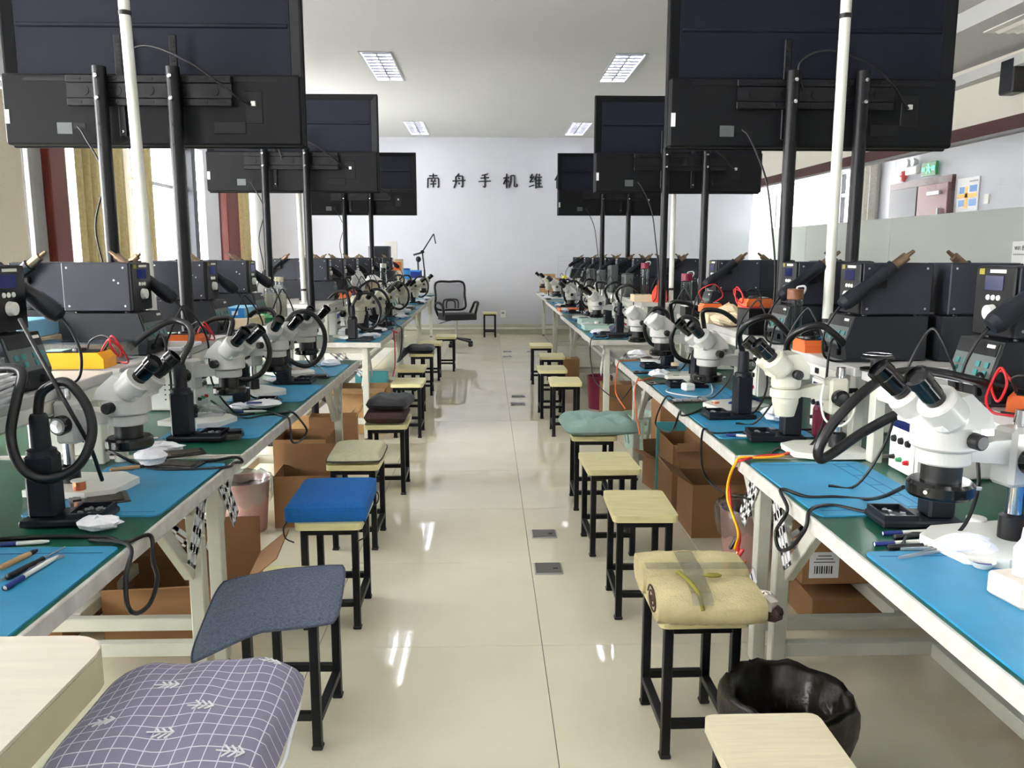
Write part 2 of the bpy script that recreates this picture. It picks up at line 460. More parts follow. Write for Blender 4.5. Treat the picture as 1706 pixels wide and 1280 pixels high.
# roller blind over the near left window
bl = thing('roller_blind', 'flat beige roller blind pulled down over the nearest left window', 'blind', (XL + .02, 6.3, 0))
B((0, 0, 1.75), (.004, 2.7, 2.1)).obj('blind_sheet', 'blind', bl)
MB().cyl((.0, -1.35, 2.84), (0, 1.35, 2.84), .03).obj('roller', 'alu', bl)
B((0, 0, .69), (.014, 2.7, .03), .004).obj('bottom_bar', 'alu', bl)

# ---------------------------------------------------------------- ceiling with recesses for the lamps
LX = [-3.68, -1.11, 1.456, 3.3]; LY = [-1.9, .70, 4.94, 9.18, 13.42]; LW, LL = .335, 1.36  # both outer columns are unseen, added to even out the room light
def ceil_cells():
    mb = MB(); X = sorted([XL - .3, 5.5] + [v for x in LX for v in (x - LW / 2, x + LW / 2)]); Y = sorted([YF - .2, YB + .2] + [v for y in LY for v in (y - LL / 2, y + LL / 2)])
    for i in range(len(X) - 1):
        for j in range(len(Y) - 1):
            cx, cy = (X[i] + X[i + 1]) / 2, (Y[j] + Y[j + 1]) / 2
            if any(abs(cx - a) < .01 for a in LX) and any(abs(cy - b) < .01 for b in LY): continue
            mb.box((cx, cy, ZC + .06), (X[i + 1] - X[i], Y[j + 1] - Y[j], .12))
    return mb
struct(ceil_cells().obj('ceiling', 'ceil'))
struct(B((1.3, 5.7, ZC + .19), (14, 18, .04)).obj('ceiling_slab', 'ceil'))
def lamp():
    t = thing('ceiling_lamp', 'x', 'lamp')
    fr = MB(); h = .1
    for sx in (-1, 1):
        fr.box((sx * (LW / 2 - .012), 0, -.003), (.024, LL, .014), .003); fr.box((0, sx * (LL / 2 - .012), -.003), (LW, .024, .014), .003)
    fr.obj('frame', 'alu', t)
    hs = MB(); hs.box((0, 0, h), (LW, LL, .006))
    for sx in (-1, 1): hs.box((sx * (LW / 2 - .002), 0, h / 2), (.004, LL, h)); hs.box((0, sx * (LL / 2 - .002), h / 2), (LW, .004, h))
    hs.obj('reflector', 'lamp_refl', t)
    for sx in (-1, 1): MB().cyl((sx * .075, -LL / 2 + .04, .062), (sx * .075, LL / 2 - .04, .062), .014, n=10).obj('tube', 'lamp_tube', t)
    B((0, 0, .012), (.012, LL - .05, .02)).obj('louvre_spine', 'louvre', t)
    bm = None
    for k in range(9):
        y = -LL / 2 + LL * (k + 1) / 10
        if bm is None: o = B((0, 0, .011), (LW - .05, .006, .017)).obj('blade', 'louvre', t); bm = o.data
        else: o = bpy.data.objects.new('blade', bm); COL.objects.link(o); o.parent = t
        o.location = (0, y, 0)
    return t
LP = lamp()
for i, x in enumerate(LX):
    for j, y in enumerate(LY):
        cn = ['far left', 'left of the aisle', 'right of the aisle', 'far right'][i]; rn = ['behind the camera', 'overhead', 'above the nearest televisions', 'in the second row from the back wall', 'in the row nearest the back wall'][j]
        place(LP, (x, y, ZC), 0, 'recessed louvred ceiling lamp %s, %s' % (cn, rn), 'louvred ceiling lamps')

# ---------------------------------------------------------------- right side: soffit, wall, glass partition, corridor
def skew(y0, y1, z0, z1, dx0, dx1):
    mb = MB(); v = []
    for y in (y0, y1):
        for d in (dx0, dx1):
            for z in (z0, z1): v.append((XR(y) + d, y, z))
    return mb.add(v, [(0, 1, 3, 2), (4, 6, 7, 5), (0, 4, 5, 1), (2, 3, 7, 6), (0, 2, 6, 4), (1, 5, 7, 3)])
sf = MB(); sf.add([(3.96, YF, 3.23), (3.96, YB, 3.23), (XR(YB) + .2, YB, 3.23), (XR(YF) + .2, YF, 3.23), (3.96, YF, 3.40), (3.96, YB, 3.40), (XR(YB) + .2, YB, 3.40), (XR(YF) + .2, YF, 3.40)],
                  [(0, 1, 2, 3), (4, 7, 6, 5), (0, 4, 5, 1), (2, 6, 7, 3)])
struct(sf.obj('trim_soffit', 'ceil'))
struct(skew(YF, YB + .02, 2.65, 3.4, 0, .14).obj('wall_right', 'wallR'))
struct(skew(YF, YB + .02, 2.53, 2.65, -.03, .15).obj('trim_rail', 'maroon'))
struct(skew(YF, YB + .02, 2.505, 2.53, -.005, .1).obj('trim_rail_lip', 'grey'))
struct(skew(YF, YB, 0, .12, -.02, .1).obj('trim_kerb', 'skirt'))
yy = YB; k = 0
while yy > YF + .1:
    y0 = max(YF, yy - 2.35); k += 1
    p = struct(skew(y0 + .004, yy - .004, .12, 2.505, .03, .042).obj('window_%d' % (k + 4), 'glass'), 'clear glass partition panel')
    skew(y0 + .004, yy - .004, .12, 1.82, .026, .0298).obj('frosted_film', 'frost', p)
    yy = y0
vent = thing('air_vent', 'long white slotted air vent in the soffit at the upper right', 'vent', (4.4, 6.6, 3.23))
B((0, 0, -.006), (.5, .9, .012), .004).obj('frame', 'white_plastic', vent)
for q in range(5): B((-.16 + .08 * q, 0, -.016), (.05, .82, .006), rot=(0, .5, 0)).obj('slat', 'white_plastic', vent)
sp = thing('wall_speaker', 'black box loudspeaker fixed high on the right wall', 'speaker', (XR(7.6) - .08, 7.56, 2.83))
B((0, 0, .155), (.14, .2, .31), .01).obj('cabinet', 'black', sp)
B((-.072, 0, .155), (.006, .18, .28), .002).obj('grille', 'charcoal', sp)
B((.08, 0, .155), (.04, .05, .08)).obj('bracket', 'steel_black', sp)

# corridor behind the glass
struct(B((6.3, 9, -.03), (2.6, 26, .06)).obj('floor_corridor', 'skirt'))
struct(B((6.3, 9, 3.1), (3.2, 26, .1)).obj('ceiling_corridor', 'ceil'))
wc = MB(); XO = 6.0
CW = (13.65, 16.6)
wc.box((XO + .1, (-4 + CW[0]) / 2, 1.55), (.2, CW[0] + 4, 3.1)); wc.box((XO + .1, 19.3, 1.55), (.2, 5.4, 3.1))
wc.box((XO + .1, sum(CW) / 2, .45), (.2, CW[1] - CW[0], .9)); wc.box((XO + .1, sum(CW) / 2, 2.95), (.2, CW[1] - CW[0], .3))
struct(wc.obj('wall_corridor', 'wall'))
struct(B((5.3, 22, 1.55), (2.2, .2, 3.1)).obj('wall_corridor_end', 'wall'))
fr = MB()
for y in (CW[0] + .03, 14.07, CW[1] - .03): fr.box((XO + .08, y, 1.85), (.08, .07, 1.9))
for z in (.93, 2.39, 2.77): fr.box((XO + .08, sum(CW) / 2, z), (.07, CW[1] - CW[0], .06))
wn = struct(fr.obj('window_corridor', 'charcoal'))
B((XO + .1, sum(CW) / 2, 1.85), (.006, CW[1] - CW[0] - .04, 1.88)).obj('window_pane', 'glass', wn)
curtain('curtain', 'grey striped curtain beside the maroon door beyond the glass', 12.5, 13.3, .3, 2.8, XO - .08, 'curtain_grey', 5, .05)
curtain('curtain', 'grey curtain beyond the glass at the far end of the corridor window', 17.0, 18.6, .3, 2.8, XO - .08, 'curtain_grey', 8, .05)
lm = thing('corridor_lamp', 'ceiling light strip in the corridor beyond the glass partition', 'lamp', (5.4, 10.5, 3.049))  # unseen glowing panel, added to brighten the corridor
B((0, 0, -.02), (.3, 9, .04), .005).obj('housing', 'alu', lm); B((0, 0, -.043), (.26, 8.9, .006)).obj('diffuser', 'corridor_lamp', lm)
dr = struct(B((XO - .02, 11.32, 1.2), (.06, 1.62, 2.42)).obj('door_1', 'maroon'), 'maroon double door frame beyond the glass')
B((XO - .055, 11.7, 1.17), (.03, .74, 2.3), .004).obj('door_leaf', 'slate', dr)
B((XO - .055, 10.93, 1.17), (.03, .74, 2.3), .004).obj('door_leaf', 'door_red', dr)
B((XO - .09, 10.85, 2.2), (.04, .3, .05), .008).obj('door_closer', 'alu', dr)
B((XO - .09, 10.72, 1.95), (.03, .03, .1), .008).obj('latch', 'alu', dr)
ex = thing('exit_sign', 'green lit exit sign with a running figure above the corridor door', 'sign', (XO - .06, 11.05, 2.44))
B((0, 0, .09), (.04, .36, .18), .006).obj('sign_box', 'sign_green', ex)
fg = MB(); XF = -.024
def sgn(y, z, w_, h_, r=0): fg.box((XF, y, z), (.004, w_, h_), rot=(r, 0, 0))
sgn(.0, .14, .026, .026); sgn(.0, .095, .022, .06, .3); sgn(.025, .055, .018, .06, .7); sgn(-.03, .06, .018, .06, -.6); sgn(.035, .11, .04, .014, .5); sgn(-.035, .105, .04, .014, .5)
for y in (.14, .1):
    sgn(y, .09, .026, .01); sgn(y, .11, .026, .008); sgn(y, .07, .03, .008); sgn(y, .09, .007, .05)
for y in (-.1, -.14):
    sgn(y, .115, .028, .007); sgn(y, .068, .028, .007); sgn(y - .012, .092, .007, .05); sgn(y + .012, .092, .007, .05)
fg.obj('sign_symbols', 'sign_glow', ex)
el = thing('emergency_light', 'twin-lamp emergency light above the corridor door', 'lamp', (XO - .06, 11.5, 2.5))
B((0, 0, .05), (.06, .3, .1), .008).obj('battery_box', 'white_plastic', el)
for s in (-1, 1): MB().lathe([(0, .03), (.05, .03), (.055, 0), (.03, -.05), (0, -.05)], 16, (-.03, s * .085, .16), (-1, 0, 0)).obj('lamp_head', 'alu', el)
be = thing('fire_bell', 'round red fire alarm bell beside the emergency light', 'alarm', (XO - .03, 11.78, 2.5))
MB().lathe([(0, .06), (.05, .055), (.075, .03), (.08, 0), (0, 0)], 20, (0, 0, 0), (-1, 0, 0)).obj('gong', 'red', be)
MB().lathe([(0, .075), (.015, .075), (.015, .055)], 10, (0, 0, 0), (-1, 0, 0)).obj('centre_cap', 'white_plastic', be)
po = thing('wall_poster', 'white poster with a yellow cross and blue blocks in the corridor', 'poster', (XO - .012, 10.2, 1.88))
B((0, 0, .23), (.012, .46, .46), .002).obj('sheet', 'paper', po)
for y, z, sy, sz, m in ((.0, .24, .4, .05, 'yellow'), (.02, .22, .06, .27, 'yellow'), (.12, .31, .1, .08, 'blue'), (-.12, .32, .15, .08, 'blue'), (.12, .15, .12, .08, 'blue'), (-.12, .15, .15, .08, 'blue'), (-.12, .41, .18, .018, 'grey'), (0, .035, .36, .008, 'grey')):
    B((-.0075, y, z), (.003, sy, sz)).obj('printed_block', m, po)
tag(B((XO - .01, 9.8, 2.05), (.02, .09, .12), .004).obj('switch_plate', 'white_plastic'), 'small pale switch plate beside the poster in the corridor', 'switch')
# Wi-Fi placard on the glass
def text(body, size, m, name, parent, loc, rot, ext=.0008):
    c = bpy.data.curves.new(name, 'FONT'); c.body = body; c.size = size; c.extrude = ext
    t = bpy.data.objects.new(name, c); COL.objects.link(t)
    me = bpy.data.meshes.new_from_object(t.evaluated_get(bpy.context.evaluated_depsgraph_get()))
    bpy.data.objects.remove(t); me.materials.clear(); me.materials.append(MAT[m])
    o = bpy.data.objects.new(name, me); COL.objects.link(o); o.parent = parent; o.location = loc; o.rotation_euler = rot
    return o
pl = thing('wifi_placard', 'white WiFi notice stuck on the frosted glass at the right edge', 'notice', (XR(7.42) + .012, 7.36, 1.3), -.0395)
B((0, 0, .105), (.006, .3, .21), .001).obj('card', 'paper', pl)
text('WiFi 密码', .05, 'ink', 'heading', pl, (-.004, .115, .13), (PI / 2, 0, -PI / 2))
for q in range(9): B((-.0036, .115 - .026 * q, .09), (.001, .02, .012)).obj('print_line', 'grey', pl)

# ---------------------------------------------------------------- black characters on the back wall
GL = {
 '南': [[(.2, .85), (.8, .87)], [(.5, 1.02), (.5, .68)], [(.12, .68), (.1, .0)], [(.12, .68), (.88, .7), (.88, .03), (.78, .1)], [(.36, .62), (.42, .5)], [(.64, .62), (.58, .5)], [(.3, .46), (.7, .47)], [(.28, .28), (.72, .29)], [(.5, .46), (.5, .04)]],
 '舟': [[(.52, 1.02), (.38, .85)], [(.28, .82), (.28, .35), (.13, .0)], [(.28, .82), (.76, .84), (.76, .06), (.64, .14)], [(.46, .74), (.55, .62)], [(.46, .38), (.55, .26)], [(.03, .5), (.98, .54)]],
 '手': [[(.72, 1.0), (.28, .88)], [(.2, .7), (.82, .74)], [(.05, .46), (.96, .5)], [(.5, .93), (.54, .5), (.52, .05), (.36, .14)]],
 '机': [[(.0, .7), (.44, .74)], [(.24, 1.02), (.23, .0)], [(.22, .68), (.0, .28)], [(.24, .58), (.42, .42)], [(.54, .9), (.53, .4), (.4, .02)], [(.54, .88), (.79, .9), (.78, .14), (.98, .1), (.98, .3)]],
 '维': [[(.26, 1.0), (.08, .72), (.28, .74)], [(.36, .84), (.05, .42), (.36, .48)], [(.0, .1), (.38, .24)], [(.58, 1.02), (.4, .6)], [(.5, .76), (.5, -.02)], [(.72, 1.0), (.77, .86)], [(.5, .77), (.95, .79)], [(.52, .55), (.9, .56)], [(.52, .33), (.9, .34)], [(.5, .08), (1.0, .1)], [(.73, .77), (.73, .08)]],
 '修': [[(.28, 1.02), (.03, .55)], [(.18, .74), (.18, -.02)], [(.34, .76), (.34, .24)], [(.6, 1.02), (.42, .68)], [(.52, .86), (.86, .88), (.42, .48)], [(.55, .8), (.97, .5)], [(.74, .5), (.45, .32)], [(.82, .36), (.42, .15)], [(.92, .2), (.4, -.04)]],
}
for k, ch in enumerate('南舟手机维修'):
    mb = MB(); S = .24
    for st in GL[ch]:
        for (ax, az), (bx, bz) in zip(st[:-1], st[1:]):
            mb.bar((ax * S, 0, az * S), (bx * S, 0, bz * S), .014, .026 if abs(bx - ax) < abs(bz - az) else .02, .003, up=(0, 1, 0) if False else (0, 0, 1) if abs(bx - ax) > .01 else (1, 0, 0))
    o = mb.obj('wall_character', 'ink'); o.location = (-1.045 + .442 * k, YB - .012, 2.53)
    tag(o, 'black wall character %s, %s from the left on the back wall' % (ch, ORD[k]), 'lettering', 'characters on the back wall')
sk = thing('wall_socket', 'white double socket low on the back wall behind the lone stool', 'socket', (.27, YB - .012, .36))
B((0, 0, 0), (.09, .02, .13), .004).obj('plate', 'white_plastic', sk); B((0, -.011, .02), (.05, .004, .03)).obj('outlet', 'grey', sk)
# brass/steel floor boxes
for k, (x, y, sx, sy) in enumerate([(.276, 3.895, .125, .115), (.264, 3.44, .125, .125), (.3, 7.93, .14, .1), (.28, 7.5, .14, .14), (.285, 11.75, .13, .13), (.27, 11.2, .13, .13), (.62, 11.75, .12, .12)]):
    t = thing('floor_socket', ['grey metal floor socket cover beside the centre tile joint, second nearest', 'grey metal floor socket cover nearest the camera in the aisle', 'farther grey floor socket cover of the middle pair', 'nearer grey floor socket cover of the middle pair', 'floor socket cover of the far pair nearest the back wall', 'nearer floor socket cover of the far pair', 'far floor socket cover to the right, behind the stools'][k], 'socket', (x, y, 0), 0, 'floor sockets in the aisle')
    B((0, 0, .003), (sx, sy, .006), .002).obj('rim', 'alu', t); B((0, 0, .007), (sx - .012, sy - .012, .004), .001).obj('lid', 'socket_steel', t)
    B((sx * .25, -sy * .1, .0095), (.02, .012, .002)).obj('latch', 'black', t)
# ================================================================== WORKBENCHES
CX = 1.43; HW = .645; DZ = .75; SZ = 1.03
def perforated(mb, p0, p1, w, nrm, n=5):
    # flat bar with real slots: two rails and cross webs
    p0 = Vector(p0); p1 = Vector(p1); d = (p1 - p0).normalized(); nrm = Vector(nrm); sd = d.cross(nrm).normalized(); t = .003
    L = (p1 - p0).length
    for s in (-.36, 0, .36): mb.bar(p0 + sd * w * s, p1 + sd * w * s, w * (.26 if s else .2), t, up=nrm)
    for k in range(n + 1):
        c = p0 + d * (L * k / n); mb.bar(c - d * .012 if k else c, c + d * .012 if k < n else c, w * .98, t, up=nrm)
def bench(L, lit, side):
    t = thing('workbench', 'x', 'workbench')
    B((0, L / 2, DZ - .0125), (2 * HW - .012, L - .012, .025), .001).obj('desktop', 'desk_green', t)
    for s in (-1, 1):
        B((s * (HW - .004), L / 2, DZ - .019), (.012, L, .038), .002).obj('edge_band', 'bench_edge', t)
        B((0, L / 2 + s * (L / 2 - .004), DZ - .019), (2 * HW - .02, .012, .038), .002).obj('edge_band', 'bench_edge', t)
        B((s * .52, L / 2, DZ - .062), (.04, L - .1, .045), .003).obj('rail', 'bench_white', t)
        B((s * .02, L / 2, .15), (.035, L - .2, .045), .003).obj('stretcher', 'bench_white', t)
    legs = []
    for yy in (.07, L - .07):
        B((0, yy, DZ - .062), (1.0, .04, .044), .003).obj('end_rail', 'bench_white', t)
        B((0, yy, .15), (1.0, .035, .045), .003).obj('crossbar', 'bench_white', t)
        for s in (-1, 1):
            lg = B((s * .52, yy, .37), (.045, .045, .70), .004).obj('leg', 'bench_white', t)
            MB().lathe([(0, 0), (.022, 0), (.024, .008), (.008, .012), (.008, .03)], 12, (s * .52, yy, 0)).obj('foot', 'black', lg)
            dr = 1 if yy < L / 2 else -1
            MB().bar((s * .5, yy + dr * .01, .40), (s * .5, yy + dr * .27, .67), .03, .045, .003).obj('brace', 'bench_white', t)
            m = MB(); perforated(m, (s * .548, yy - dr * .03, .69), (s * .548, yy + dr * .13, .47), .07, (1, 0, 0))
            m.obj('perforated_bracket', 'galv', t)
            m = MB(); perforated(m, (s * .5, yy + dr * .02, .50), (s * .27, yy + dr * .02, .68), .06, (0, 1, 0))
            m.obj('perforated_bracket', 'galv', t)
    B((side * .0175, L / 2, SZ - .015), (.585, L - .01, .03), .003).obj('shelf', 'shelf_grey', t)
    for yy in (.05, L / 2, L - .05):
        for s in (-1, 1):
            B((s * .24, yy, (DZ + SZ - .03) / 2), (.035, .04, SZ - .03 - DZ), .003).obj('shelf_post', 'bench_white', t)
    for s in (-1, 1):
        xo = .25 if s == -side else .285
        h = B((s * xo, L / 2, SZ - .052), (.04, L - .18, .044), .006).obj('lamp_housing', 'white_plastic', t)
        if lit: B((s * (xo + .022), L / 2, SZ - .056), (.006, L - .24, .03)).obj('led_strip', 'led_on' if s == lit else 'paper', h)
        for q in range(3): B((s * (xo + .023), .3 + (L - .6) * q / 2, SZ - .05), (.006, .025, .02), .002).obj('socket', 'black', h)
    return t
BEN = {}
for side, row in ((1, [(-.25, 2.46), (2.50, 4.95), (6.08, 8.76), (8.79, 11.46), (11.5, 14.2)]), (-1, [(-.25, 2.52), (2.56, 4.95), (5.96, 8.58), (8.62, 11.27), (11.3, 14.0)])):
    for k, (a, b) in enumerate(row):
        L = b - a
        lit = (-1 if (side > 0 and k == 0) else 0)
        t = bench(L, lit, side); t.location = (side * (CX + (.03 * max(0, k - 2))), a, 0)
        t['label'] = 'green-topped steel workbench, %s from the camera in the %s row' % (ORD[k], 'right' if side > 0 else 'left')
        t['group'] = 'double workbenches in two rows'

# ================================================================== TELEVISIONS AND STANDS
def tv():
    t = thing('television', 'x', 'television'); W, H = 1.215, .68   # back of the set faces -Y, origin at bottom centre
    B((0, .012, H / 2), (W, .024, H), .004).obj('panel', 'tv_rim', t)
    B((0, .0255, H / 2), (W - .02, .003, H - .02)).obj('screen', 'tv_screen', t)
    for s in (-1, 1): 
        MB().prism([(s * W / 2 * .995, 0), (s * (W / 2 - .05), 0), (s * (W / 2 - .05), -.006), (s * (W / 2 - .01), -.022), (s * W / 2 * .995, -.022)], .01, H - .01, 'z').obj('side_rim', 'tv_rim', t)
    MB().prism([(0, H), (0, H - .04), (-.008, H - .04), (-.022, H - .008), (-.022, H)], -W / 2, W / 2, 'x').obj('top_rim', 'tv_rim', t)
    B((0, -.004, H - .215), (W - .1, .006, .41), .002).obj('back_plate', 'tv_back', t)
    MB().prism([(-.007, H - .205), (-.007, H - .185), (-.016, H - .19), (-.016, H - .2)], -W / 2 + .06, W / 2 - .06, 'x').obj('ridge', 'tv_back', t)
    h = B((0, -.03, .145), (W - .01, .06, .28), .008).obj('rear_housing', 'tv_rim', t)
    B((.41, -.058, .155), (.075, .008, .13), .003).obj('port_recess', 'panel', h)
    B((.41, -.064, .17), (.02, .01, .02), .002).obj('plug', 'white_plastic', h)
    B((.31, -.0605, .075), (.13, .004, .05), .002).obj('input_bay', 'panel', h)
    B((-W / 2 + .02, -.0605, .115), (.018, .003, .055)).obj('sticker', 'paper', h)
    B((-.36, -.0605, .07), (.06, .003, .045)).obj('sticker', 'panel_grey', h)
    B((-.30, -.0605, .08), (.05, .004, .022)).obj('power_inlet', 'panel', h)
    for s in (-1, 1): B((s * .4, -.0605, .262), (.22, .004, .012)).obj('vent_slot', 'panel', h)
    return t
def tvstand(zb, sg=1):
    # origin under the screen centre at shelf or floor height zb; poles rise to just above the mounting bar
    t = thing('tv_stand', 'x', 'stand')
    for x in (-.11 * sg, .18 * sg):
        p = MB().cyl((x, -.115, zb), (x, -.115, 2.125), .027, n=14).obj('pole', 'steel_black', t)
        B((x, -.115, zb + .006), (.11, .12, .012), .003).obj('base_plate', 'steel_black', p)
        for z in (2.0, 2.085): MB().lathe([(0, .016), (.008, .014), (.011, .0), (0, 0)], 10, (x, -.142, z), (0, -1, 0)).obj('bolt', 'chrome', p)
        for z in (1.82, 1.9): MB().lathe([(0, .003), (.006, .003), (.006, 0)], 8, (x, -.1415, z), (0, -1, 0)).obj('hole_plug', 'panel', p)
    m = MB(); m.box((0, -.08, 2.04), (.66, .008, .055)); 
    for s in (-1, 1): m.box((0, -.08, 2.04 + s * .045), (.66, .016, .03), .003)
    mb = m.obj('mount_bar', 'steel_black', t)
    for k in range(5): MB().lathe([(0, .003), (.02, .003), (.02, 0)], 14, (-.26 + .13 * k, -.084, 2.04), (0, -1, 0)).obj('hole', 'panel', mb)
    for k in range(9):
        for z in (1.995, 2.085): B((-.29 + .072 * k, -.089, z), (.04, .003, .009)).obj('slot', 'panel', mb)
    for x in (-.12, .1):
        b = B((x, -.066, 2.06), (.03, .011, .4), .003).obj('hook_bracket', 'steel_black', t)
        for q in range(6): B((x, -.0725, 2.14 + .018 * q), (.012, .003, .008)).obj('slot', 'panel', b)
        MB().lathe([(0, .008), (.006, .006), (.007, 0)], 8, (x, -.072, 1.88), (0, -1, 0)).obj('screw', 'chrome', b)
    return t
TVP = tv()
for side in (-1, 1):
    for k, (y, zb) in enumerate(((3.56, SZ), (6.03, 0), (9.32, SZ))):
        x = side * (1.365 + .015 * k) + (.0 if side > 0 else -.0)
        nm = 'the %s row' % ('right' if side > 0 else 'left')
        place(TVP, (x, y, 1.825), 0, '%s black television on a two-pole stand in %s, seen from behind' % (['nearest', 'middle', 'farthest'][k], nm), 'televisions above the benches')
        st = tvstand(zb, side); st.location = (x, y, 0); 
        tag(st, 'two-pole black stand carrying the %s television of %s' % (['nearest', 'middle', 'farthest'][k], nm), 'stand', 'television stands')
        # cables on the back of the set
        r = random.Random(k * 7 + side)
        c = MB().tube([(x + .40, y - .068, 1.99), (x + .36, y - .1, 2.01), (x + .3, y - .14, 2.06), (x + .18, y - .17, 2.14), (x + .02, y - .14, 2.2), (x - .08, y - .1, 2.16), (x - .06, y - .1, 2.05)], .005, 6)
        tag(c.obj('tv_cable', 'cable'), 'black signal cable looped behind the %s television of %s' % (['nearest', 'middle', 'farthest'][k], nm), 'cable', 'television cables')
        px = x - .11 if side > 0 else x - .18
        c = MB().tube([(x - .3, y - .075, 1.9), (x - .27, y - .09, 1.86), (x - .2, y - .1, 1.7), (px - .06, y - .12, 1.5), (px - .036, y - .12, 1.3), (px - .04, y - .115, 1.1), (px - .06, y - .1, 1.045)], .004, 6)
        tag(c.obj('tv_power_cord', 'cable'), 'black power cord hanging below the %s television of %s' % (['nearest', 'middle', 'farthest'][k], nm), 'cable', 'television power cords')
# white conduit poles
for x, y, z0, z1, dx, lb in ((-1.30, 3.2, 1.03, 3.38, -.05, 'near white conduit pole in front of the nearest left television'), (1.335, 3.16, 1.03, 3.38, -.0, 'near white conduit pole in front of the nearest right television'),
                       (-1.37, 6.14, 1.03, 3.38, -.03, 'far white conduit pole in the left row below the middle television'), (1.40, 6.2, 1.03, 3.38, 0, 'far white conduit pole in the right row below the middle television')):
    t = thing('conduit_pole', lb, 'pole', (x, y, z0), 0, 'white conduit poles')
    h = z1 - z0 - .002
    MB().cyl((0, 0, .001), (dx, 0, h), .019 if y > 5 else .02, n=14).obj('pipe', 'white_plastic', t)
    for z in (.09, h * .52): MB().cyl((dx * z / h, 0, z), (dx * z / h, 0, z + .016), .0225, n=14).obj('strap', 'black', t)
    MB().lathe([(0, .004), (.035, .004), (.036, 0)], 14).obj('flange', 'white_plastic', t)
# ================================================================== EQUIPMENT
def hot_air():
    # front face at x=0 (towards the user), body behind it, holder and gun on the +y side
    t = thing('hot_air_station', 'x', 'hot air station'); D, W, H = .235, .155, .17
    b = B((-D / 2 - .006, 0, H / 2 + .006), (D, W, H), .004).obj('body', 'slate', t)
    sc = MB()
    for s in (-1, 1):
        for x in (-.02, -D + .02):
            for z in (.025, H - .012): sc.lathe([(0, .002), (.0035, .0015), (.004, 0)], 8, (x - .006, s * W / 2, z), (0, s, 0))
        for x, z in ((-.06, .115), (-.045, .105)): sc.lathe([(0, .002), (.0035, .0015), (.004, 0)], 8, (x, s * W / 2, z), (0, s, 0))
    sc.obj('screws', 'alu', b)
    p = B((-.003, 0, H / 2 + .006), (.012, W - .004, H - .004), .003).obj('front_panel', 'panel', t)
    B((.0035, 0, .135), (.002, .07, .034)).obj('display', 'lcd', p)
    B((.0035, .012, .163), (.002, .06, .008)).obj('name_strip', 'white_plastic', p)
    B((.0038, -.05, .162), (.002, .02, .014)).obj('badge', 'olive', p)
    for k in (-1, 0, 1): MB().lathe([(0, .004), (.006, .003), (.007, 0)], 10, (.003, k * .02, .1), (1, 0, 0)).obj('button', 'white_plastic', p)
    MB().lathe([(0, .016), (.017, .015), (.019, 0)], 16, (.003, 0, .065), (1, 0, 0)).obj('dial', 'white_plastic', p)
    for s in (-1, 1):
        for x in (-.03, -D + .03): MB().cyl((x, s * .055, 0), (x, s * .055, .007), .009, n=8).obj('foot', 'black', t)
    B((-.05, W / 2 + .012, .11), (.06, .024, .03), .004).obj('gun_holder', 'steel_black', t)
    # gun: tail low towards the user, nozzle high at the back
    a = Vector((.075, .105, .035)); e = Vector((-.155, .105, .215)); d = (e - a)
    gm = MB(); pts = [(0, .006), (.015, .02), (.08, .027), (.2, .027), (.32, .022), (.5, .0195), (.64, .021), (.72, .024), (.725, .015)]
    gm.lathe([(r, z * d.length) for z, r in pts], 14, a, d)
    gn = gm.obj('gun', 'charcoal', t)
    MB().lathe([(.016, .72 * d.length), (.016, .9 * d.length), (.008, .91 * d.length), (.006, d.length), (0, d.length)], 12, a, d).obj('nozzle', 'brass', gn)
    B(a + d * .18 + Vector((.008, 0, .018)), (.05, .02, .012), .004, rot=(0, math.atan2(-d.z, d.x) + PI, 0)).obj('trigger_guard', 'slate', gn)
    MB().tube([(.076, .105, .034), (.1, .104, -.0), (.122, .1, -.06), (.118, .096, -.12), (.09, .098, -.144), (.03, .104, -.145), (-.06, .104, -.143), (-.14, .1, -.14)], .004, 6).obj('gun_cord', 'cable', t)
    return t
def solder_station():
    t = thing('solder_station', 'x', 'soldering station'); D, W, H = .25, .18, .15
    MB().prism([(-D, .004), (.02, .004), (.028, .05), (0, H), (-D, H)], -W / 2, W / 2).obj('body', 'slate_dark', t)
    n = Vector((1, 0, .28)).normalized()
    def on(u, y, w_, h_, th, m, nm, par):
        # u along the slope from (.028,.05) to (0,H)
        a = Vector((.028, 0, .05)); c = a + (Vector((0, 0, H)) - a) * u + Vector((0, y, 0)) + n * th / 2
        return B(c, (th, w_, h_), 0, rot=(0, -math.atan2(.28, 1), 0)).obj(nm, m, par)
    p = on(.5, 0, W - .014, .094, .004, 'panel_grey', 'front_panel', t)
    on(.8, 0, W - .02, .034, .006, 'panel', 'display_window', p)
    for k, y in enumerate((-.06, -.025, .025, .06)):
        for u in (.22, .42): on(u, y, .016, .014, .007, 'teal', 'key', p)
    on(.86, .055, .03, .008, .008, 'white_plastic', 'name_strip', p)
    for y in (-.045, .045): MB().lathe([(0, .014), (.01, .012), (.012, 0)], 12, (.024, y, .028), (1, 0, 0)).obj('connector', 'panel', t)
    return t
HA = hot_air(); SS = solder_station()
RS = [(1.93, 1.20, ), (2.74, 1.21), (3.28, 1.20), (4.55, 1.24), (6.36, 1.36), (7.4, 1.30), (8.22, 1.28), (9.02, 1.28), (10.1, 1.28), (10.95, 1.28), (12.8, 1.32)]
LS = [(2.13, 1.21), (2.97, 1.22), (3.73, 1.22), (4.43, 1.24), (6.5, 1.22), (7.28, 1.24), (7.98, 1.24), (8.98, 1.24), (10.03, 1.26), (11.2, 1.27)]
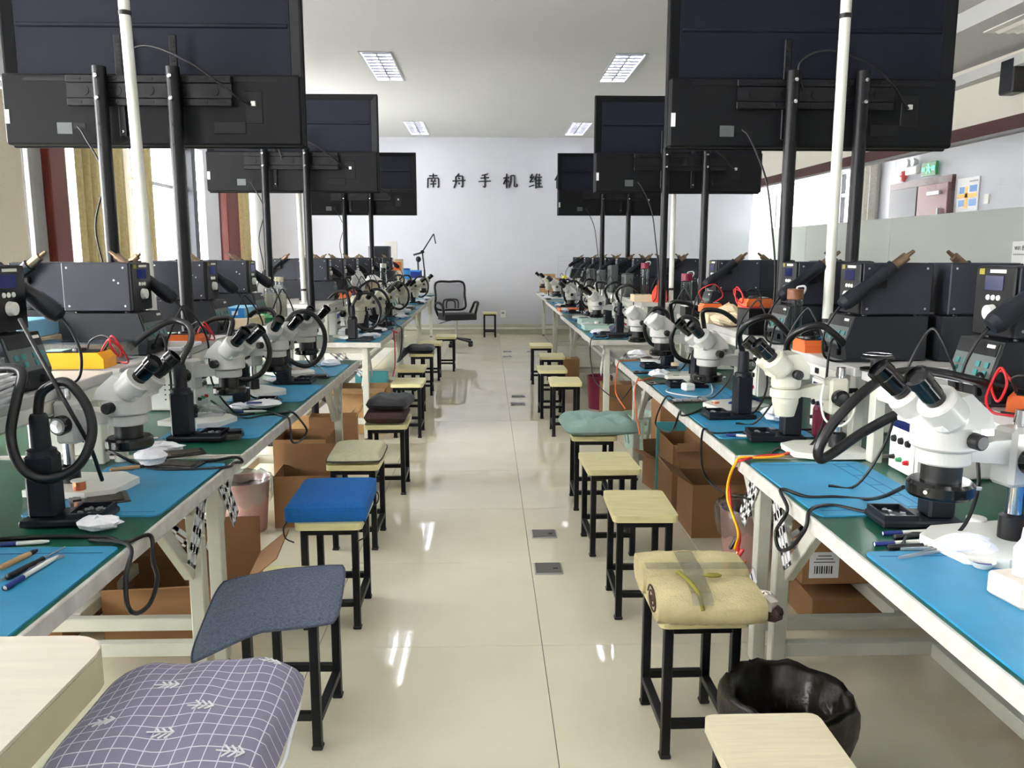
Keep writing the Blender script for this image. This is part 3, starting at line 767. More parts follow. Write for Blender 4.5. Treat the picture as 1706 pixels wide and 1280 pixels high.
for side, lst in ((1, RS), (-1, LS)):
    sn = 'right' if side > 0 else 'left'; rz = PI if side > 0 else 0
    for k, (y, x) in enumerate(lst):
        place(SS, (side * x, y, SZ), rz + RND.uniform(-.04, .04), 'lower dark station of the %s stack from the camera, inner %s shelf' % (ORD[k], sn), 'soldering stations on the shelves')
        place(HA, (side * (x + .02), y - side * 0, SZ + .15), rz + RND.uniform(-.04, .04), 'hot air station atop the %s stack from the camera, inner %s shelf' % (ORD[k], sn), 'hot air stations on the shelves')
for side, lst in ((1, [2.73, 3.78, 4.75, 6.9, 7.75, 8.6, 10.55, 11.5]), (-1, [3.16, 4.0, 4.62, 6.86, 7.6, 8.4, 10.55])):
    sn = 'right' if side > 0 else 'left'
    for k, y in enumerate(lst):
        z = SZ
        place(SS, (side * 1.75, y, z), (0 if side > 0 else PI), 'lower dark station facing outward on the %s shelf, %s from the camera' % (sn, ORD[k]), 'soldering stations on the shelves')
        place(HA, (side * 1.765, y, z + .15), (0 if side > 0 else PI), 'hot air station facing outward on the %s shelf, %s from the camera' % (sn, ORD[k]), 'hot air stations on the shelves')

def scope(kind):
    # x towards the user, post at the origin
    t = thing('stereo_microscope', 'x', 'microscope'); wm = 'cream' if kind == 'cream' else 'scope_white'
    MB().prism([(-.075, -.095), (.1, -.1), (.16, -.06), (.16, .06), (.1, .1), (-.075, .095)], 0, .018, 'z').obj('base', 'white_plastic', t)
    po = MB().cyl((0, 0, .018), (0, 0, .262), .0145, n=14).obj('post', 'chrome', t)
    MB().lathe([(.025, 0), (.025, .045), (.016, .05)], 16, (0, 0, .018)).obj('collar', 'black', po)
    MB().lathe([(.0, .026), (.014, .025), (.016, 0)], 12, (0, 0, .25)).obj('post_cap', 'chrome', po)
    f = B((.012, 0, .185), (.062, .058, .115), .008).obj('focus_block', wm, t)
    for s in (-1, 1):
        k = MB().lathe([(.008, 0), (.008, .012), (.024, .012), (.026, .016), (.026, .036), (.022, .042), (0, .042)], 18, (.02, s * .028, .185), (0, s, 0)).obj('focus_knob', 'black_gloss', f)
        MB().lathe([(.017, .043), (0, .0445)], 16, (.02, s * .028, .185), (0, s, 0)).obj('knob_cap', 'chrome' if kind != 'cream' else 'black', k)
    MB().cyl((-.02, 0, .2), (-.055, 0, .2), .009, n=10).obj('clamp_screw', 'black', f)
    MB().prism([(.03, .172), (.03, .222), (.08, .222), (.14, .208), (.14, .186)], -.021, .021).obj('arm', wm, t)
    h = MB(); cx = .175
    h.lathe([(0, .182), (.046, .182), (.048, .185), (.048, .208), (.044, .21), (0, .21)], 22, (cx, 0, 0)).obj('mount_ring', wm, t)
    hd = MB()
    if kind == 'cream':
        hd.lathe([(0, .212), (.042, .212), (.046, .22), (.046, .245)], 22, (cx, 0, 0))
        hd.prism([(cx - .055, .245), (cx + .05, .245), (cx + .06, .27), (cx + .02, .32), (cx - .02, .325), (cx - .055, .285)], -.05, .05)
    else:
        hd.lathe([(0, .212), (.056, .212), (.06, .216), (.06, .255), (.057, .258), (0, .258)], 24, (cx, 0, 0))
        hd.prism([(cx - .06, .255), (cx + .058, .255), (cx + .06, .262), (cx + .025, .315), (cx - .0, .322), (cx - .045, .285)], -.058, .058)
    head = hd.obj('head', wm, t)
    for s in (-1, 1): MB().lathe([(.009, 0), (.009, .008), (.015, .009), (.015, .03), (.012, .033), (0, .033)], 12, (cx - .01, s * .05, .262 if kind == 'cream' else .236), (0, s, 0)).obj('zoom_knob', 'black', head)
    for s in (-1, 1):
        d = Vector((.74, s * .13, .66)).normalized(); a = Vector((cx + .018, s * .034, .272))
        p = MB().lathe([(0, 0), (.034, .0), (.037, .01), (.037, .056), (.034, .06), (0, .06)], 18, a, d).obj('eyepiece_pod', wm, head)
        if kind != 'nocup':
            MB().lathe([(.019, .057), (.019, .07), (.0205, .073), (.0205, .108), (.023, .112), (.023, .132), (.018, .134), (.017, .127), (0, .127)], 16, a + d * .0, d).obj('eyepiece', 'black_gloss', p)
    if kind == 'cream':
        MB().lathe([(0, .122), (.03, .122), (.04, .165), (.041, .182)], 20, (cx, 0, 0)).obj('objective', wm, t)
    else:
        MB().lathe([(0, .128), (.034, .128), (.036, .135), (.036, .182)], 20, (cx, 0, 0)).obj('objective', 'black', t)
        rl = MB().lathe([(.036, .118), (.056, .118), (.06, .124), (.06, .142), (.054, .148), (.036, .148)], 24, (cx, 0, 0)).obj('ring_light', 'black_gloss', t)
        MB().lathe([(.038, .1175), (.055, .1175)], 24, (cx, 0, 0)).obj('light_diffuser', 'paper', rl)
        for q in range(3): MB().cyl((cx + .056 * math.cos(2.1 * q + .5), .056 * math.sin(2.1 * q + .5), .136), (cx + .07 * math.cos(2.1 * q + .5), .07 * math.sin(2.1 * q + .5), .136), .004, n=8).obj('thumbscrew', 'chrome', rl)
    return t
SC = {k: scope(k) for k in ('white', 'cream', 'nocup')}
RM = [(1.66, 1.135, 'white', .2), (2.52, 1.12, 'cream', .0), (3.31, 1.07, 'white', .25), (4.16, 1.07, 'nocup', .05), (4.80, 1.07, 'nocup', 0), (6.75, 1.08, 'white', .1), (7.32, 1.12, 'cream', 0), (8.25, 1.02, 'white', -.1), (9.3, 1.12, 'white', .2), (10.3, 1.05, 'white', -.2), (12.0, 1.06, 'cream', .1), (13.0, 1.06, 'white', -.1)]
LM = [(2.18, 1.135, 'white', -.12), (3.07, 1.13, 'white', -.3), (3.74, 1.08, 'white', -.7), (4.36, 1.08, 'white', -.7), (6.32, 1.08, 'cream', -.9), (7.05, 1.1, 'cream', .3), (7.75, 1.1, 'white', .5), (8.78, 1.06, 'cream', -.4), (10.0, 1.05, 'cream', .2), (11.3, 1.05, 'white', .2)]
DSC = {('R', 0): 'beside the lit right shelf', ('R', 1): 'with cream lens barrel beside the lit bench end'}
kn = {'white': 'white stereo microscope with black eyepieces', 'cream': 'cream stereo microscope', 'nocup': 'white stereo microscope without eyepieces'}
for side, lst in ((1, RM), (-1, LM)):
    for k, (y, x, kd, rz) in enumerate(lst):
        mo = place(SC[kd], (side * x, y, DZ + .0045), (PI if side > 0 else 0) + rz, '%s, %s from the camera in the %s row' % (kn[kd], ORD[k], 'right' if side > 0 else 'left'), 'stereo microscopes on the benches')
        sc_ = 1.1 if (side > 0 and k == 0) else 1.0; mo.scale = (sc_, sc_, sc_)

def hose_stand(pts, tray=True):
    t = thing('hose_stand', 'x', 'hose stand')
    b = B((.04, 0, .008), (.19, .11, .016), .004).obj('base', 'charcoal', t)
    tr = MB()
    for s in (-1, 1): tr.box((.09, s * .046, .022), (.08, .006, .014)); tr.box((.09 + s * .037, 0, .022), (.006, .092, .014))
    tr.obj('parts_tray', 'charcoal', t)
    rr = random.Random(5)
    m = MB()
    for q in range(9): m.box((.09 + rr.uniform(-.028, .028), rr.uniform(-.035, .035), .019), (.012, .006, .005), 0, rot=(0, 0, rr.uniform(0, 3)))
    m.obj('loose_screws', 'alu', t)
    B((-.012, 0, .09), (.062, .064, .15), .006).obj('tower', 'charcoal', t)
    MB().lathe([(.034, .16), (.032, .175), (.022, .18), (.0205, .25), (.017, .26), (.0, .26)], 14, (-.012, 0, 0)).obj('sleeve', 'charcoal', t)
    MB().tube([(-.012, 0, .235)] + pts, .0115, 10, 7).obj('flexible_hose', 'rubber', t)
    return t
ring = [(-.01, 0, .275), (.005, -.002, .315), (.06, -.01, .335), (.105, -.02, .28), (.115, -.03, .21), (.08, -.04, .14), (.01, -.05, .115), (-.04, -.05, .15), (-.055, -.045, .22), (-.04, -.035, .3), (-.03, -.02, .36), (-.07, -.01, .37), (-.13, .0, .355), (-.19, 0, .31)]
reach = [(.03, .01, .27), (.10, .02, .265), (.19, .04, .225), (.265, .06, .18), (.295, .07, .17), (.30, .075, .2), (.265, .07, .26), (.20, .06, .325), (.13, .04, .36), (.04, .01, .362), (-.05, -.0, .345), (-.13, -.01, .325), (-.2, -.02, .31)]
big = [(.0, 0, .28), (.05, .02, .345), (.13, .04, .34), (.185, .05, .25), (.17, .05, .14), (.1, .04, .08), (.02, .02, .11), (-.03, .01, .2), (-.035, 0, .3), (-.06, 0, .36), (-.13, 0, .36), (-.19, 0, .31)]
arch = [(.0, 0, .28), (.02, .03, .33), (.0, .08, .38), (-.06, .1, .4), (-.12, .06, .37), (-.19, .03, .31)]
HS = {'ring': hose_stand(ring), 'reach': hose_stand(reach), 'big': hose_stand(big), 'arch': hose_stand(arch)}
RH = [(1.83, 1.05, 'reach'), (2.72, 1.03, 'arch'), (3.10, .98, 'arch'), (3.85, 1.0, 'ring'), (4.52, 1.0, 'ring'), (6.40, 1.03, 'arch'), (7.05, 1.03, 'arch'), (7.9, 1.03, 'ring'), (9.0, 1.03, 'big'), (10.0, 1.03, 'ring')]
LH = [(1.90, 1.04, 'ring'), (2.78, 1.04, 'arch'), (3.42, 1.03, 'ring'), (4.02, 1.0, 'big'), (6.06, .99, 'big'), (6.72, 1.0, 'big'), (7.42, 1.0, 'arch'), (8.4, 1.0, 'big'), (9.6, 1.0, 'arch'), (10.9, .98, 'big')]
for side, lst in ((1, RH), (-1, LH)):
    for k, (y, x, kd) in enumerate(lst):
        place(HS[kd], (side * x, y, DZ + .0045), (PI if side > 0 else 0) + RND.uniform(-.1, .1), 'black tower stand with %s hose, %s from the camera, %s row' % ({'ring': 'a looped', 'reach': 'an outstretched', 'big': 'a wide circular', 'arch': 'an arched'}[kd], ORD[k], 'right' if side > 0 else 'left'), 'hose stands on the benches')

def psu(m='white_plastic'):
    t = thing('power_supply', 'x', 'power supply'); D, W, H = .25, .15, .19
    b = B((-D / 2, 0, H / 2 + .004), (D, W, H), .006).obj('case', m, t)
    p = B((.002, 0, H / 2 + .004), (.006, W - .012, H - .012), .002).obj('front_panel', 'white_plastic', t)
    B((.006, 0, .155), (.003, .1, .04)).obj('display', 'lcd', p)
    for y in (-.04, 0, .04): MB().lathe([(0, .01), (.009, .009), (.011, 0)], 12, (.005, y, .1), (1, 0, 0)).obj('knob', 'black', p)
    for y, c in ((-.04, 'black'), (.0, 'green'), (.04, 'red')): MB().lathe([(0, .014), (.006, .013), (.008, 0)], 10, (.005, y, .045), (1, 0, 0)).obj('terminal', c, p)
    m_ = MB()
    for s in (-1, 1):
        for q in range(4):
            for r_ in range(4): m_.box((-.06 - .018 * q, s * W / 2, .05 + .02 * r_), (.006, .002, .006))
    m_.obj('vent_holes', 'black', b)
    return t
PS_ = psu()
for side, lst in ((1, [2.26, 2.86, 3.62, 4.5, 7.0, 7.8, 8.9]), (-1, [1.62, 2.62, 3.38, 4.05, 6.55, 7.4, 8.2])):
    for k, y in enumerate(lst):
        place(PS_, (side * 1.20, y, DZ), PI if side > 0 else 0, 'white bench power supply under the %s shelf, %s from the camera' % ('right' if side > 0 else 'left', ORD[k]), 'power supplies under the shelves')

# ================================================================== MATS
def bluemat(L, W):
    t = thing('work_mat', 'x', 'mat')
    pts = []; r = .02
    for cx, cy, a0 in ((W / 2 - r, L / 2 - r, 0), (-W / 2 + r, L / 2 - r, 90), (-W / 2 + r, -L / 2 + r, 180), (W / 2 - r, -L / 2 + r, 270)):
        for q in range(4):
            a = math.radians(a0 + 30 * q); pts.append((cx + r * math.cos(a), cy + r * math.sin(a)))
    MB().prism(pts, 0, .004, 'z').obj('sheet', 'mat_blue', t)
    l = MB(); l.box((0, L / 2 - .04, .0042), (W - .04, .003, .0006)); l.box((-W / 2 + .05, 0, .0042), (.003, L - .06, .0006)); l.box((-W / 2 + .09, 0, .0042), (.003, L - .06, .0006))
    for q in range(5): l.box((-W / 2 + .07, -L / 2 + .06 + (L - .12) * q / 4, .0042), (.04, .003, .0006))
    l.box((0, -L / 2 + .03, .0042), (W - .04, .003, .0006)); l.obj('printed_lines', 'mat_line', t)
    return t
RMAT = [(.92, 1.64), (1.885, 2.40), (2.74, 3.19), (3.50, 3.92), (4.25, 4.78), (6.2, 6.62), (6.95, 7.4), (7.75, 8.2), (8.95, 9.4), (9.9, 10.3), (10.8, 11.2), (11.8, 12.2), (12.7, 13.2)]
LMAT = [(1.05, 1.72), (1.935, 2.44), (2.79, 3.18), (3.51, 3.98), (4.25, 4.72), (6.02, 6.36), (6.5, 6.95), (7.4, 7.8), (8.1, 8.5), (8.8, 9.2), (9.7, 10.1), (10.7, 11.1), (11.6, 12.1), (12.7, 13.2)]
for side, lst in ((1, RMAT), (-1, LMAT)):
    for k, (a, b) in enumerate(lst):
        t = bluemat(b - a, .34); t.location = (side * (.972 + (.03 if a > 8.7 else 0) + (.03 if a > 11.3 else 0)), (a + b) / 2, DZ); t.rotation_euler = (0, 0, (PI if side > 0 else 0) + (RND.uniform(-.02, .02) if k else 0))
        tag(t, '%s blue silicone work mat from the camera on the %s benches' % (ORD[k].capitalize(), 'right' if side > 0 else 'left'), 'mat', 'blue work mats')
# ================================================================== STOOLS
def stool(m='wood_seat'):
    t = thing('stool', 'x', 'stool'); W, D, H = .245, .345, .42
    pts = []; r = .022
    for cx, cy, a0 in ((W / 2 - r, D / 2 - r, 0), (-W / 2 + r, D / 2 - r, 90), (-W / 2 + r, -D / 2 + r, 180), (W / 2 - r, -D / 2 + r, 270)):
        for q in range(4):
            a = math.radians(a0 + 30 * q); pts.append((cx + r * math.cos(a), cy + r * math.sin(a)))
    MB().prism(pts, H - .026, H, 'z').obj('seat', m, t)
    lx, ly, s_ = W / 2 - .03, D / 2 - .035, .025
    for sx in (-1, 1):
        for sy in (-1, 1):
            l = B((sx * lx, sy * ly, (H - .026) / 2 + .004), (s_, s_, H - .034), .002).obj('leg', 'steel_black', t)
            B((sx * lx, sy * ly, .006), (s_ + .006, s_ + .006, .012), .003).obj('foot_cap', 'black', l)
        B((sx * lx, 0, H - .039), (s_, 2 * ly - s_, .025), .002).obj('seat_rail', 'steel_black', t)
        B((sx * lx, 0, .085), (s_, 2 * ly - s_, .022), .002).obj('stretcher', 'steel_black', t)
        B((0, sx * ly, H - .039), (2 * lx - s_, s_, .025), .002).obj('seat_rail', 'steel_black', t)
        B((0, sx * ly, .10), (2 * lx - s_, s_, .022), .002).obj('stretcher', 'steel_black', t)
    return t
ST = stool(); STP = stool('wood_pale')
place(STP, (.573, 1.405, 0), 0, 'pale wooden stool cut off by the bottom edge at right', 'wooden stools along the aisle')
RST = [(.578, 2.2, 'stool carrying the taped tan blanket'), (.592, 3.07, 'bare wooden stool, first beyond the blanket stool in the right row'), (.57, 3.735, 'bare wooden stool just in front of the mint cushion stool'), (.575, 4.42, 'stool under the mint green cushion'),
       (.60, 6.26, 'bare wooden stool right behind the mint cushion in the right row'), (.55, 6.96, 'bare stool second beyond the mint cushion, right row'), (.62, 7.88, 'bare stool third beyond the mint cushion, right row'), (.58, 8.84, 'farthest bare wooden stool in the right row')]
for x, y, lb in RST: place(ST, (x, y, 0), RND.uniform(-.03, .03), lb, 'wooden stools along the aisle')
LST = [(-.585, 1.42, 'stool under the plaid pillow'), (-.575, 2.27, 'stool under the dark denim cushion'), (-.585, 3.02, 'stool under the bright blue cushion'), (-.63, 3.85, 'stool under the thin beige cushion'), (-.59, 4.75, 'stool carrying the brown and black cushions'),
       (-.615, 6.25, 'bare wooden stool right behind the stacked cushions in the left row'), (-.665, 7.05, 'bare stool second beyond the stacked cushions, left row'), (-.66, 8.15, 'stool under the drooping black cushion'), (-.64, 9.12, 'bare wooden stool beyond the drooping black cushion'), (-.505, 9.86, 'farthest bare stool of the left row, near the office chair'), (.035, 13.98, 'lone wooden stool against the back wall')]
for x, y, lb in LST: place(ST, (x, y, 0), RND.uniform(-.03, .03), lb, 'wooden stools along the aisle')

# ---------------------------------------------------------------- cushions
TOPS = {}
def pad(name, label, m, loc, w, d, h, rz=0, puff=1.0, skew=None, droop=None, nu=16, wob=.0, tuft=0, piping=None, uv=False, edge=.35):
    """soft cushion: rounded top and bottom sheets; w along x, d along y"""
    rr = random.Random(len(label)); ph = [rr.uniform(0, 6) for _ in range(6)]
    def outline(u, v):
        x = (u - .5) * w; y = (v - .5) * d
        x, y = x * (1 - .07 * abs(2 * v - 1) ** 5), y * (1 - .05 * abs(2 * u - 1) ** 5)
        if skew: x += skew[0] * (v - .5); y += skew[1] * (u - .5)
        return x, y
    def prof(u, v):
        a = (1 - abs(2 * u - 1) ** 4.0) * (1 - abs(2 * v - 1) ** 4.0)
        return max(0, a) ** (.5 * puff)
    def top(u, v):
        x, y = outline(u, v); z = edge * h + (1 - edge) * h * prof(u, v)
        if wob: z += wob * math.sin(9 * u + ph[0] + 2 * v) * math.sin(8 * v + ph[1]) * prof(u, v) + wob * .5 * math.sin(21 * u + ph[2] + 5 * v) * prof(u, v)
        if tuft:
            for tu, tv in ((.5, .5), (.3, .35), (.7, .65), (.7, .32), (.3, .68)): z -= tuft * math.exp(-((u - tu) ** 2 + (v - tv) ** 2) / .009)
        if droop: z += droop(u, v)
        return (x, y, z)
    def bot(u, v):
        x, y = outline(u, v); z = edge * h - edge * h * prof(u, v)
        if droop: z += droop(u, v)
        return (x, y, z)
    mb = MB(); mb.grid(top, nu, nu, True, uv); mb.grid(lambda u, v: bot(1 - u, v), nu, nu, True, uv)
    t = thing(name, label, 'cushion', loc, rz)
    TOPS[label] = top
    o = mb.obj('cover', m, t)
    if piping:
        pts = []
        for k in range(nu): pts.append(top(k / nu, 0))
        for k in range(nu): pts.append(top(1, k / nu))
        for k in range(nu): pts.append(top(1 - k / nu, 1))
        for k in range(nu): pts.append(top(0, 1 - k / nu))
        MB().tube(pts, .0035, 6, 1, closed=True).obj('piping', piping, t)
    return t
ps = .421
t = pad('pillow', 'mauve plaid pillow on the nearest left stool', 'plaid', (-.585, 1.435, ps), .40, .47, .13, .1, .9, nu=24, wob=.006, uv=True, edge=.4, skew=(.03, -.02))
# printed sprigs on the pillow: little chevrons lying on the cloth
tp = TOPS['mauve plaid pillow on the nearest left stool']
for u0, v0 in ((.40, .62), (.83, .86), (.5, .3), (.84, .18), (.2, .4), (.62, .45)):
    sg = MB()
    for q in range(3):
        for s in (-1, 1):
            a = Vector(tp(u0 + .028 * q, v0)); b = Vector(tp(u0 + .028 * q - .03, v0 + s * .028)); a.z += .0016; b.z += .0016
            sg.bar(a, b, .0035, .0016)
    a = Vector(tp(u0 - .06, v0)); b = Vector(tp(u0 + .06, v0)); a.z += .0016; b.z += .0016; sg.bar(a, b, .003, .0016)
    sg.obj('printed_sprig', 'paper', t)
MB().tube([(.17, -.2, .05), (.2, -.1, .046), (.203, .0, .048), (.205, .12, .046), (.19, .21, .05)], .004, 6).obj('seam', 'paper', t)
def dn(u, v): return -.07 * max(0, .5 - u) ** 1.2 * (1.4 - v) * 1.6 - .0
pad('cushion', 'dark denim blue flat cushion overhanging its stool', 'denim', (-.6, 2.17, ps), .37, .42, .028, .06, .6, droop=dn, nu=18, wob=.002, skew=(-.02, .05), piping='denim_dark', edge=.5)
def boxpad(name, label, m, loc, w, d, h, rz=0, ties=None):
    t = thing(name, label, 'cushion', loc, rz)
    n = 12
    def sh(u, v, z0, z1, b):
        e = min(1, (1 - abs(2 * u - 1)) * 7) * min(1, (1 - abs(2 * v - 1)) * 7); return ((u - .5) * w, (v - .5) * d, z0 + (z1 - z0) * math.sqrt(max(0, e)) * 1 + b * math.sin(PI * u) * math.sin(PI * v))
    mb = MB(); mb.grid(lambda u, v: sh(u, v, h * .82, h, .006), n * 2, n * 2); mb.grid(lambda u, v: ((.5 - u) * w, (v - .5) * d, 0), 1, 1)
    for k in range(4):
        c = [(-w / 2, -d / 2), (w / 2, -d / 2), (w / 2, d / 2), (-w / 2, d / 2)]; a, b = c[k], c[(k + 1) % 4]
        o = ((b[1] - a[1]), -(b[0] - a[0])); l = math.hypot(*o); o = (o[0] / l, o[1] / l)
        mb.grid(lambda u, v: (a[0] + (b[0] - a[0]) * u + o[0] * .006 * math.sin(PI * v) * min(1, 8 * u * (1 - u)), a[1] + (b[1] - a[1]) * u + o[1] * .006 * math.sin(PI * v) * min(1, 8 * u * (1 - u)), h * .82 * v), n, 4)
    mb.obj('cover', m, t)
    for s in (ties or []):
        MB().tube([(s[0] * w / 2 * .95, s[1] * d / 2, .004), (s[0] * w / 2 * 1.04, s[1] * d / 2 * 1.02, -.02), (s[0] * w / 2 * .99, s[1] * d / 2 * 1.05, -.055), (s[0] * w / 2 * .78, s[1] * d / 2 * 1.06, -.072)], .003, 6).obj('tie', 'black', t)
    return t
boxpad('cushion', 'thick bright blue square cushion with black ties', 'cobalt', (-.6, 3.06, ps), .29, .39, .065, .03, [(-1, -1), (1, -1), (1, 1)])
pad('cushion', 'thin beige quilted cushion with a dark underside edge', 'beige_cloth', (-.63, 3.85, ps), .26, .35, .055, .02, .6, piping='black_cloth', edge=.3, wob=.002)
pad('cushion', 'brown cushion under the black pillow on a left stool', 'brown_cloth', (-.595, 4.75, ps), .25, .34, .07, .0, .45, edge=.5)
pad('cushion', 'small black pillow lying on the brown cushion', 'black_cloth', (-.575, 4.76, ps + .071), .25, .29, .075, -.12, .6, wob=.005, edge=.45)
def dr(u, v): return -.16 * max(0, .32 - u) * 2.2 * (1.1 - .3 * v)
pad('cushion', 'black padded cushion drooping off the left side of its stool', 'black_cloth', (-.72, 8.16, ps + .002), .38, .34, .07, .0, .6, droop=dr, wob=.006, edge=.45)
pad('cushion', 'mint green tufted cushion on a right stool', 'mint_cloth', (.61, 4.42, ps), .41, .42, .085, .05, .8, nu=40, wob=.011, tuft=.038)
# taped blanket roll
bk = thing('blanket', 'folded tan blanket wrapped in clear tape on a right stool', 'blanket', (.585, 2.16, ps), -.02)
def roll(y0, w, d, h, z0=0):
    mb = MB(); n = 22
    pr = []
    for k in range(n):
        a = 2 * PI * k / n; c, s = math.cos(a), math.sin(a)
        pr.append((abs(c) ** .55 * math.copysign(1, c) * d / 2, abs(s) ** .6 * math.copysign(1, s) * h / 2 + h / 2))
    def f(u, v):
        k = int(round(v * n)) % n; y, z = pr[k]; q = 1 - .10 * abs(2 * u - 1) ** 4
        return ((u - .5) * w, y0 + y * q, z0 + h / 2 + (z - h / 2) * q + .003 * math.sin(23 * u + 3 * k))
    mb.grid(f, 16, n)
    for u in (0, 1):
        ring = [f(u, k / n) for k in range(n)]; mb.add(ring, [tuple(range(n)) if u else tuple(range(n))[::-1]])
    return mb
roll(-.095, .285, .21, .08).obj('front_fold', 'towel', bk)
roll(.085, .30, .19, .088).obj('rear_fold', 'towel', bk)
for x0 in (-.03,):
    MB().grid(lambda u, v: (x0 + (u - .5) * .055 + .02 * v, -.203 + .37 * v, .0965 + .004 - .03 * (2 * v - 1) ** 6 - .008 * math.sin(PI * v * 2) ** 2), 2, 16).obj('tape', 'bag_clear', bk)
MB().grid(lambda u, v: (-.145 + .3 * u, .0 + (v - .5) * .05, .096 - .016 * (1 - abs(2 * v - 1)) * 0 + .002), 8, 2).obj('tape', 'bag_clear', bk)
MB().tube([(-.06, -.03, .092), (-.05, -.1, .0985), (-.035, -.165, .088), (-.03, -.2, .055)], .006, 6).obj('seam', 'olive', bk)
MB().blob((.03, -.06, .094), (.05, .022, .012), 8, 5, .1, 3).obj('stain_patch', 'olive', bk)
MB().blob((.15, -.13, .05), (.07, .10, .05), 9, 6, .25, 5).obj('frayed_corner', 'dirt_white', bk)
MB().blob((.165, -.15, .025), (.07, .07, .04), 9, 6, .2, 6).obj('lining', 'brown_cloth', bk)
sp_ = MB()
for y0, rr_ in ((-.105, .036), (.075, .03)):
    sp_.tube([(-.1445 - .0015 * 0, y0 + math.cos(a * .7) * rr_ * (1 - a / 26) * 1.7, .045 + math.sin(a * .7) * rr_ * (1 - a / 26)) for a in range(24)], .0025, 5, 2)
sp_.obj('fringe', 'brown_cloth', bk)

# ---------------------------------------------------------------- foreground tall table
tt = thing('tall_table', 'pale wood table top cutting into the lower left corner', 'table', (-.55, .33, 0))
pts = []; r = .03; W, D = .54, .5
for cx, cy, a0 in ((W / 2 - r, D / 2 - r, 0), (-W / 2 + r, D / 2 - r, 90), (-W / 2 + r, -D / 2 + r, 180), (W / 2 - r, -D / 2 + r, 270)):
    for q in range(6):
        a = math.radians(a0 + 18 * q); pts.append((cx + r * math.cos(a), cy + r * math.sin(a)))
MB().prism(pts, 1.071, 1.0995, 'z').obj('table_top', 'wood_grey', tt)
MB().prism([(p[0] * 1.003, p[1] * 1.003) for p in pts], 1.0715, 1.097, 'z').obj('edge_band', 'table_edge', tt)
for sx in (-1, 1):
    for sy in (-1, 1): B((sx * .2, -.02 + sy * .17, .535), (.03, .03, 1.07), .003).obj('leg', 'steel_black', tt)
lb = thing('green_bag', 'lime green shopping bag hanging beside the plaid pillow', 'bag', (-.86, 1.28, 0))
MB().blob((0, 0, .22), (.22, .2, .44), 12, 9, .12, 9).obj('bag_body', 'lime', lb)
MB().tube([(.05, 0, .4), (.06, 0, .5), (0, 0, .54), (-.06, 0, .5), (-.05, 0, .4)], .006, 6).obj('handle', 'lime', lb)

# ---------------------------------------------------------------- bins
def bin_(label, loc, r0, r1, h, m='pink', liner=None, square=False):
    t = thing('waste_bin', label, 'bin', loc)
    MB().lathe([(0, .004), (r0, .004), (r0 + .002, 0), (r1, h), (r1 + .006, h + .004), (r1 - .004, h), (r0 - .004, .012), (0, .012)], 26).obj('bucket', m, t)
    if liner:
        mb = MB(); rr = random.Random(2); jit = [rr.uniform(-.012, .012) for _ in range(40)]
        PR = [(.02, .06), (.6, .06), (.6, .09), (.78, h * .6), (.925, h + .014), (1.08, h + .024), (1.13, h + .004), (1.14, h - .03), (1.12, h - .06), (1.1, h - .095)]
        def f(u, v):
            a = 2 * PI * u; j = min(len(PR) - 1, int(round(v * (len(PR) - 1)))); k = jit[int(round(u * 36)) % 36]; k2 = jit[(int(round(u * 36)) * 7 + 3) % 36]
            rad = r1 * PR[j][0] + (k * .35 if 1 < j < 5 else k * .8 if j > 5 else 0)
            return (math.cos(a) * rad, math.sin(a) * rad, PR[j][1] + (k2 * .6 if j in (4, 5) else k * 2.2 + k2 if j == 9 else 0))
        mb.grid(f, 36, len(PR) - 1, True); mb.obj('bin_liner', liner, t)
    return t
bin_('pink waste bin with a black bag beside the nearest right stools', (.735, 1.84, 0), .11, .14, .30, 'pink', 'bag_black')
bin_('pink waste bin with a clear bag under the left bench', (-1.23, 4.02, 0), .095, .12, .26, 'pink', 'bag_clear')
bin_('pink waste bin under the right bench behind the white legs', (1.16, 3.46, 0), .10, .125, .27, 'pink', 'bag_clear')
bin_('small pink waste bin behind a left stool under the third bench', (-.94, 7.2, 0), .09, .12, .26, 'pink')
bk2 = thing('basket', 'mint green perforated plastic basket under the right benches', 'basket', (1.1, 5.75, .0))
for q in range(16):
    a = 2 * PI * q / 16
    MB().bar((.1 * math.cos(a), .1 * math.sin(a), .02), (.13 * math.cos(a), .13 * math.sin(a), .24), .022, .004, up=(math.cos(a), math.sin(a), 0)).obj('slat', 'mint', bk2)
MB().lathe([(0, .004), (.105, .004), (.108, .04), (.102, .04), (.1, .012), (0, .012)], 24).obj('bottom', 'mint', bk2)
MB().lathe([(.128, .225), (.14, .225), (.142, .25), (.13, .25), (.128, .225)], 24).obj('rim', 'mint', bk2)
MB().lathe([(.114, .12), (.118, .12), (.12, .14), (.115, .14), (.114, .12)], 24).obj('band', 'mint', bk2)

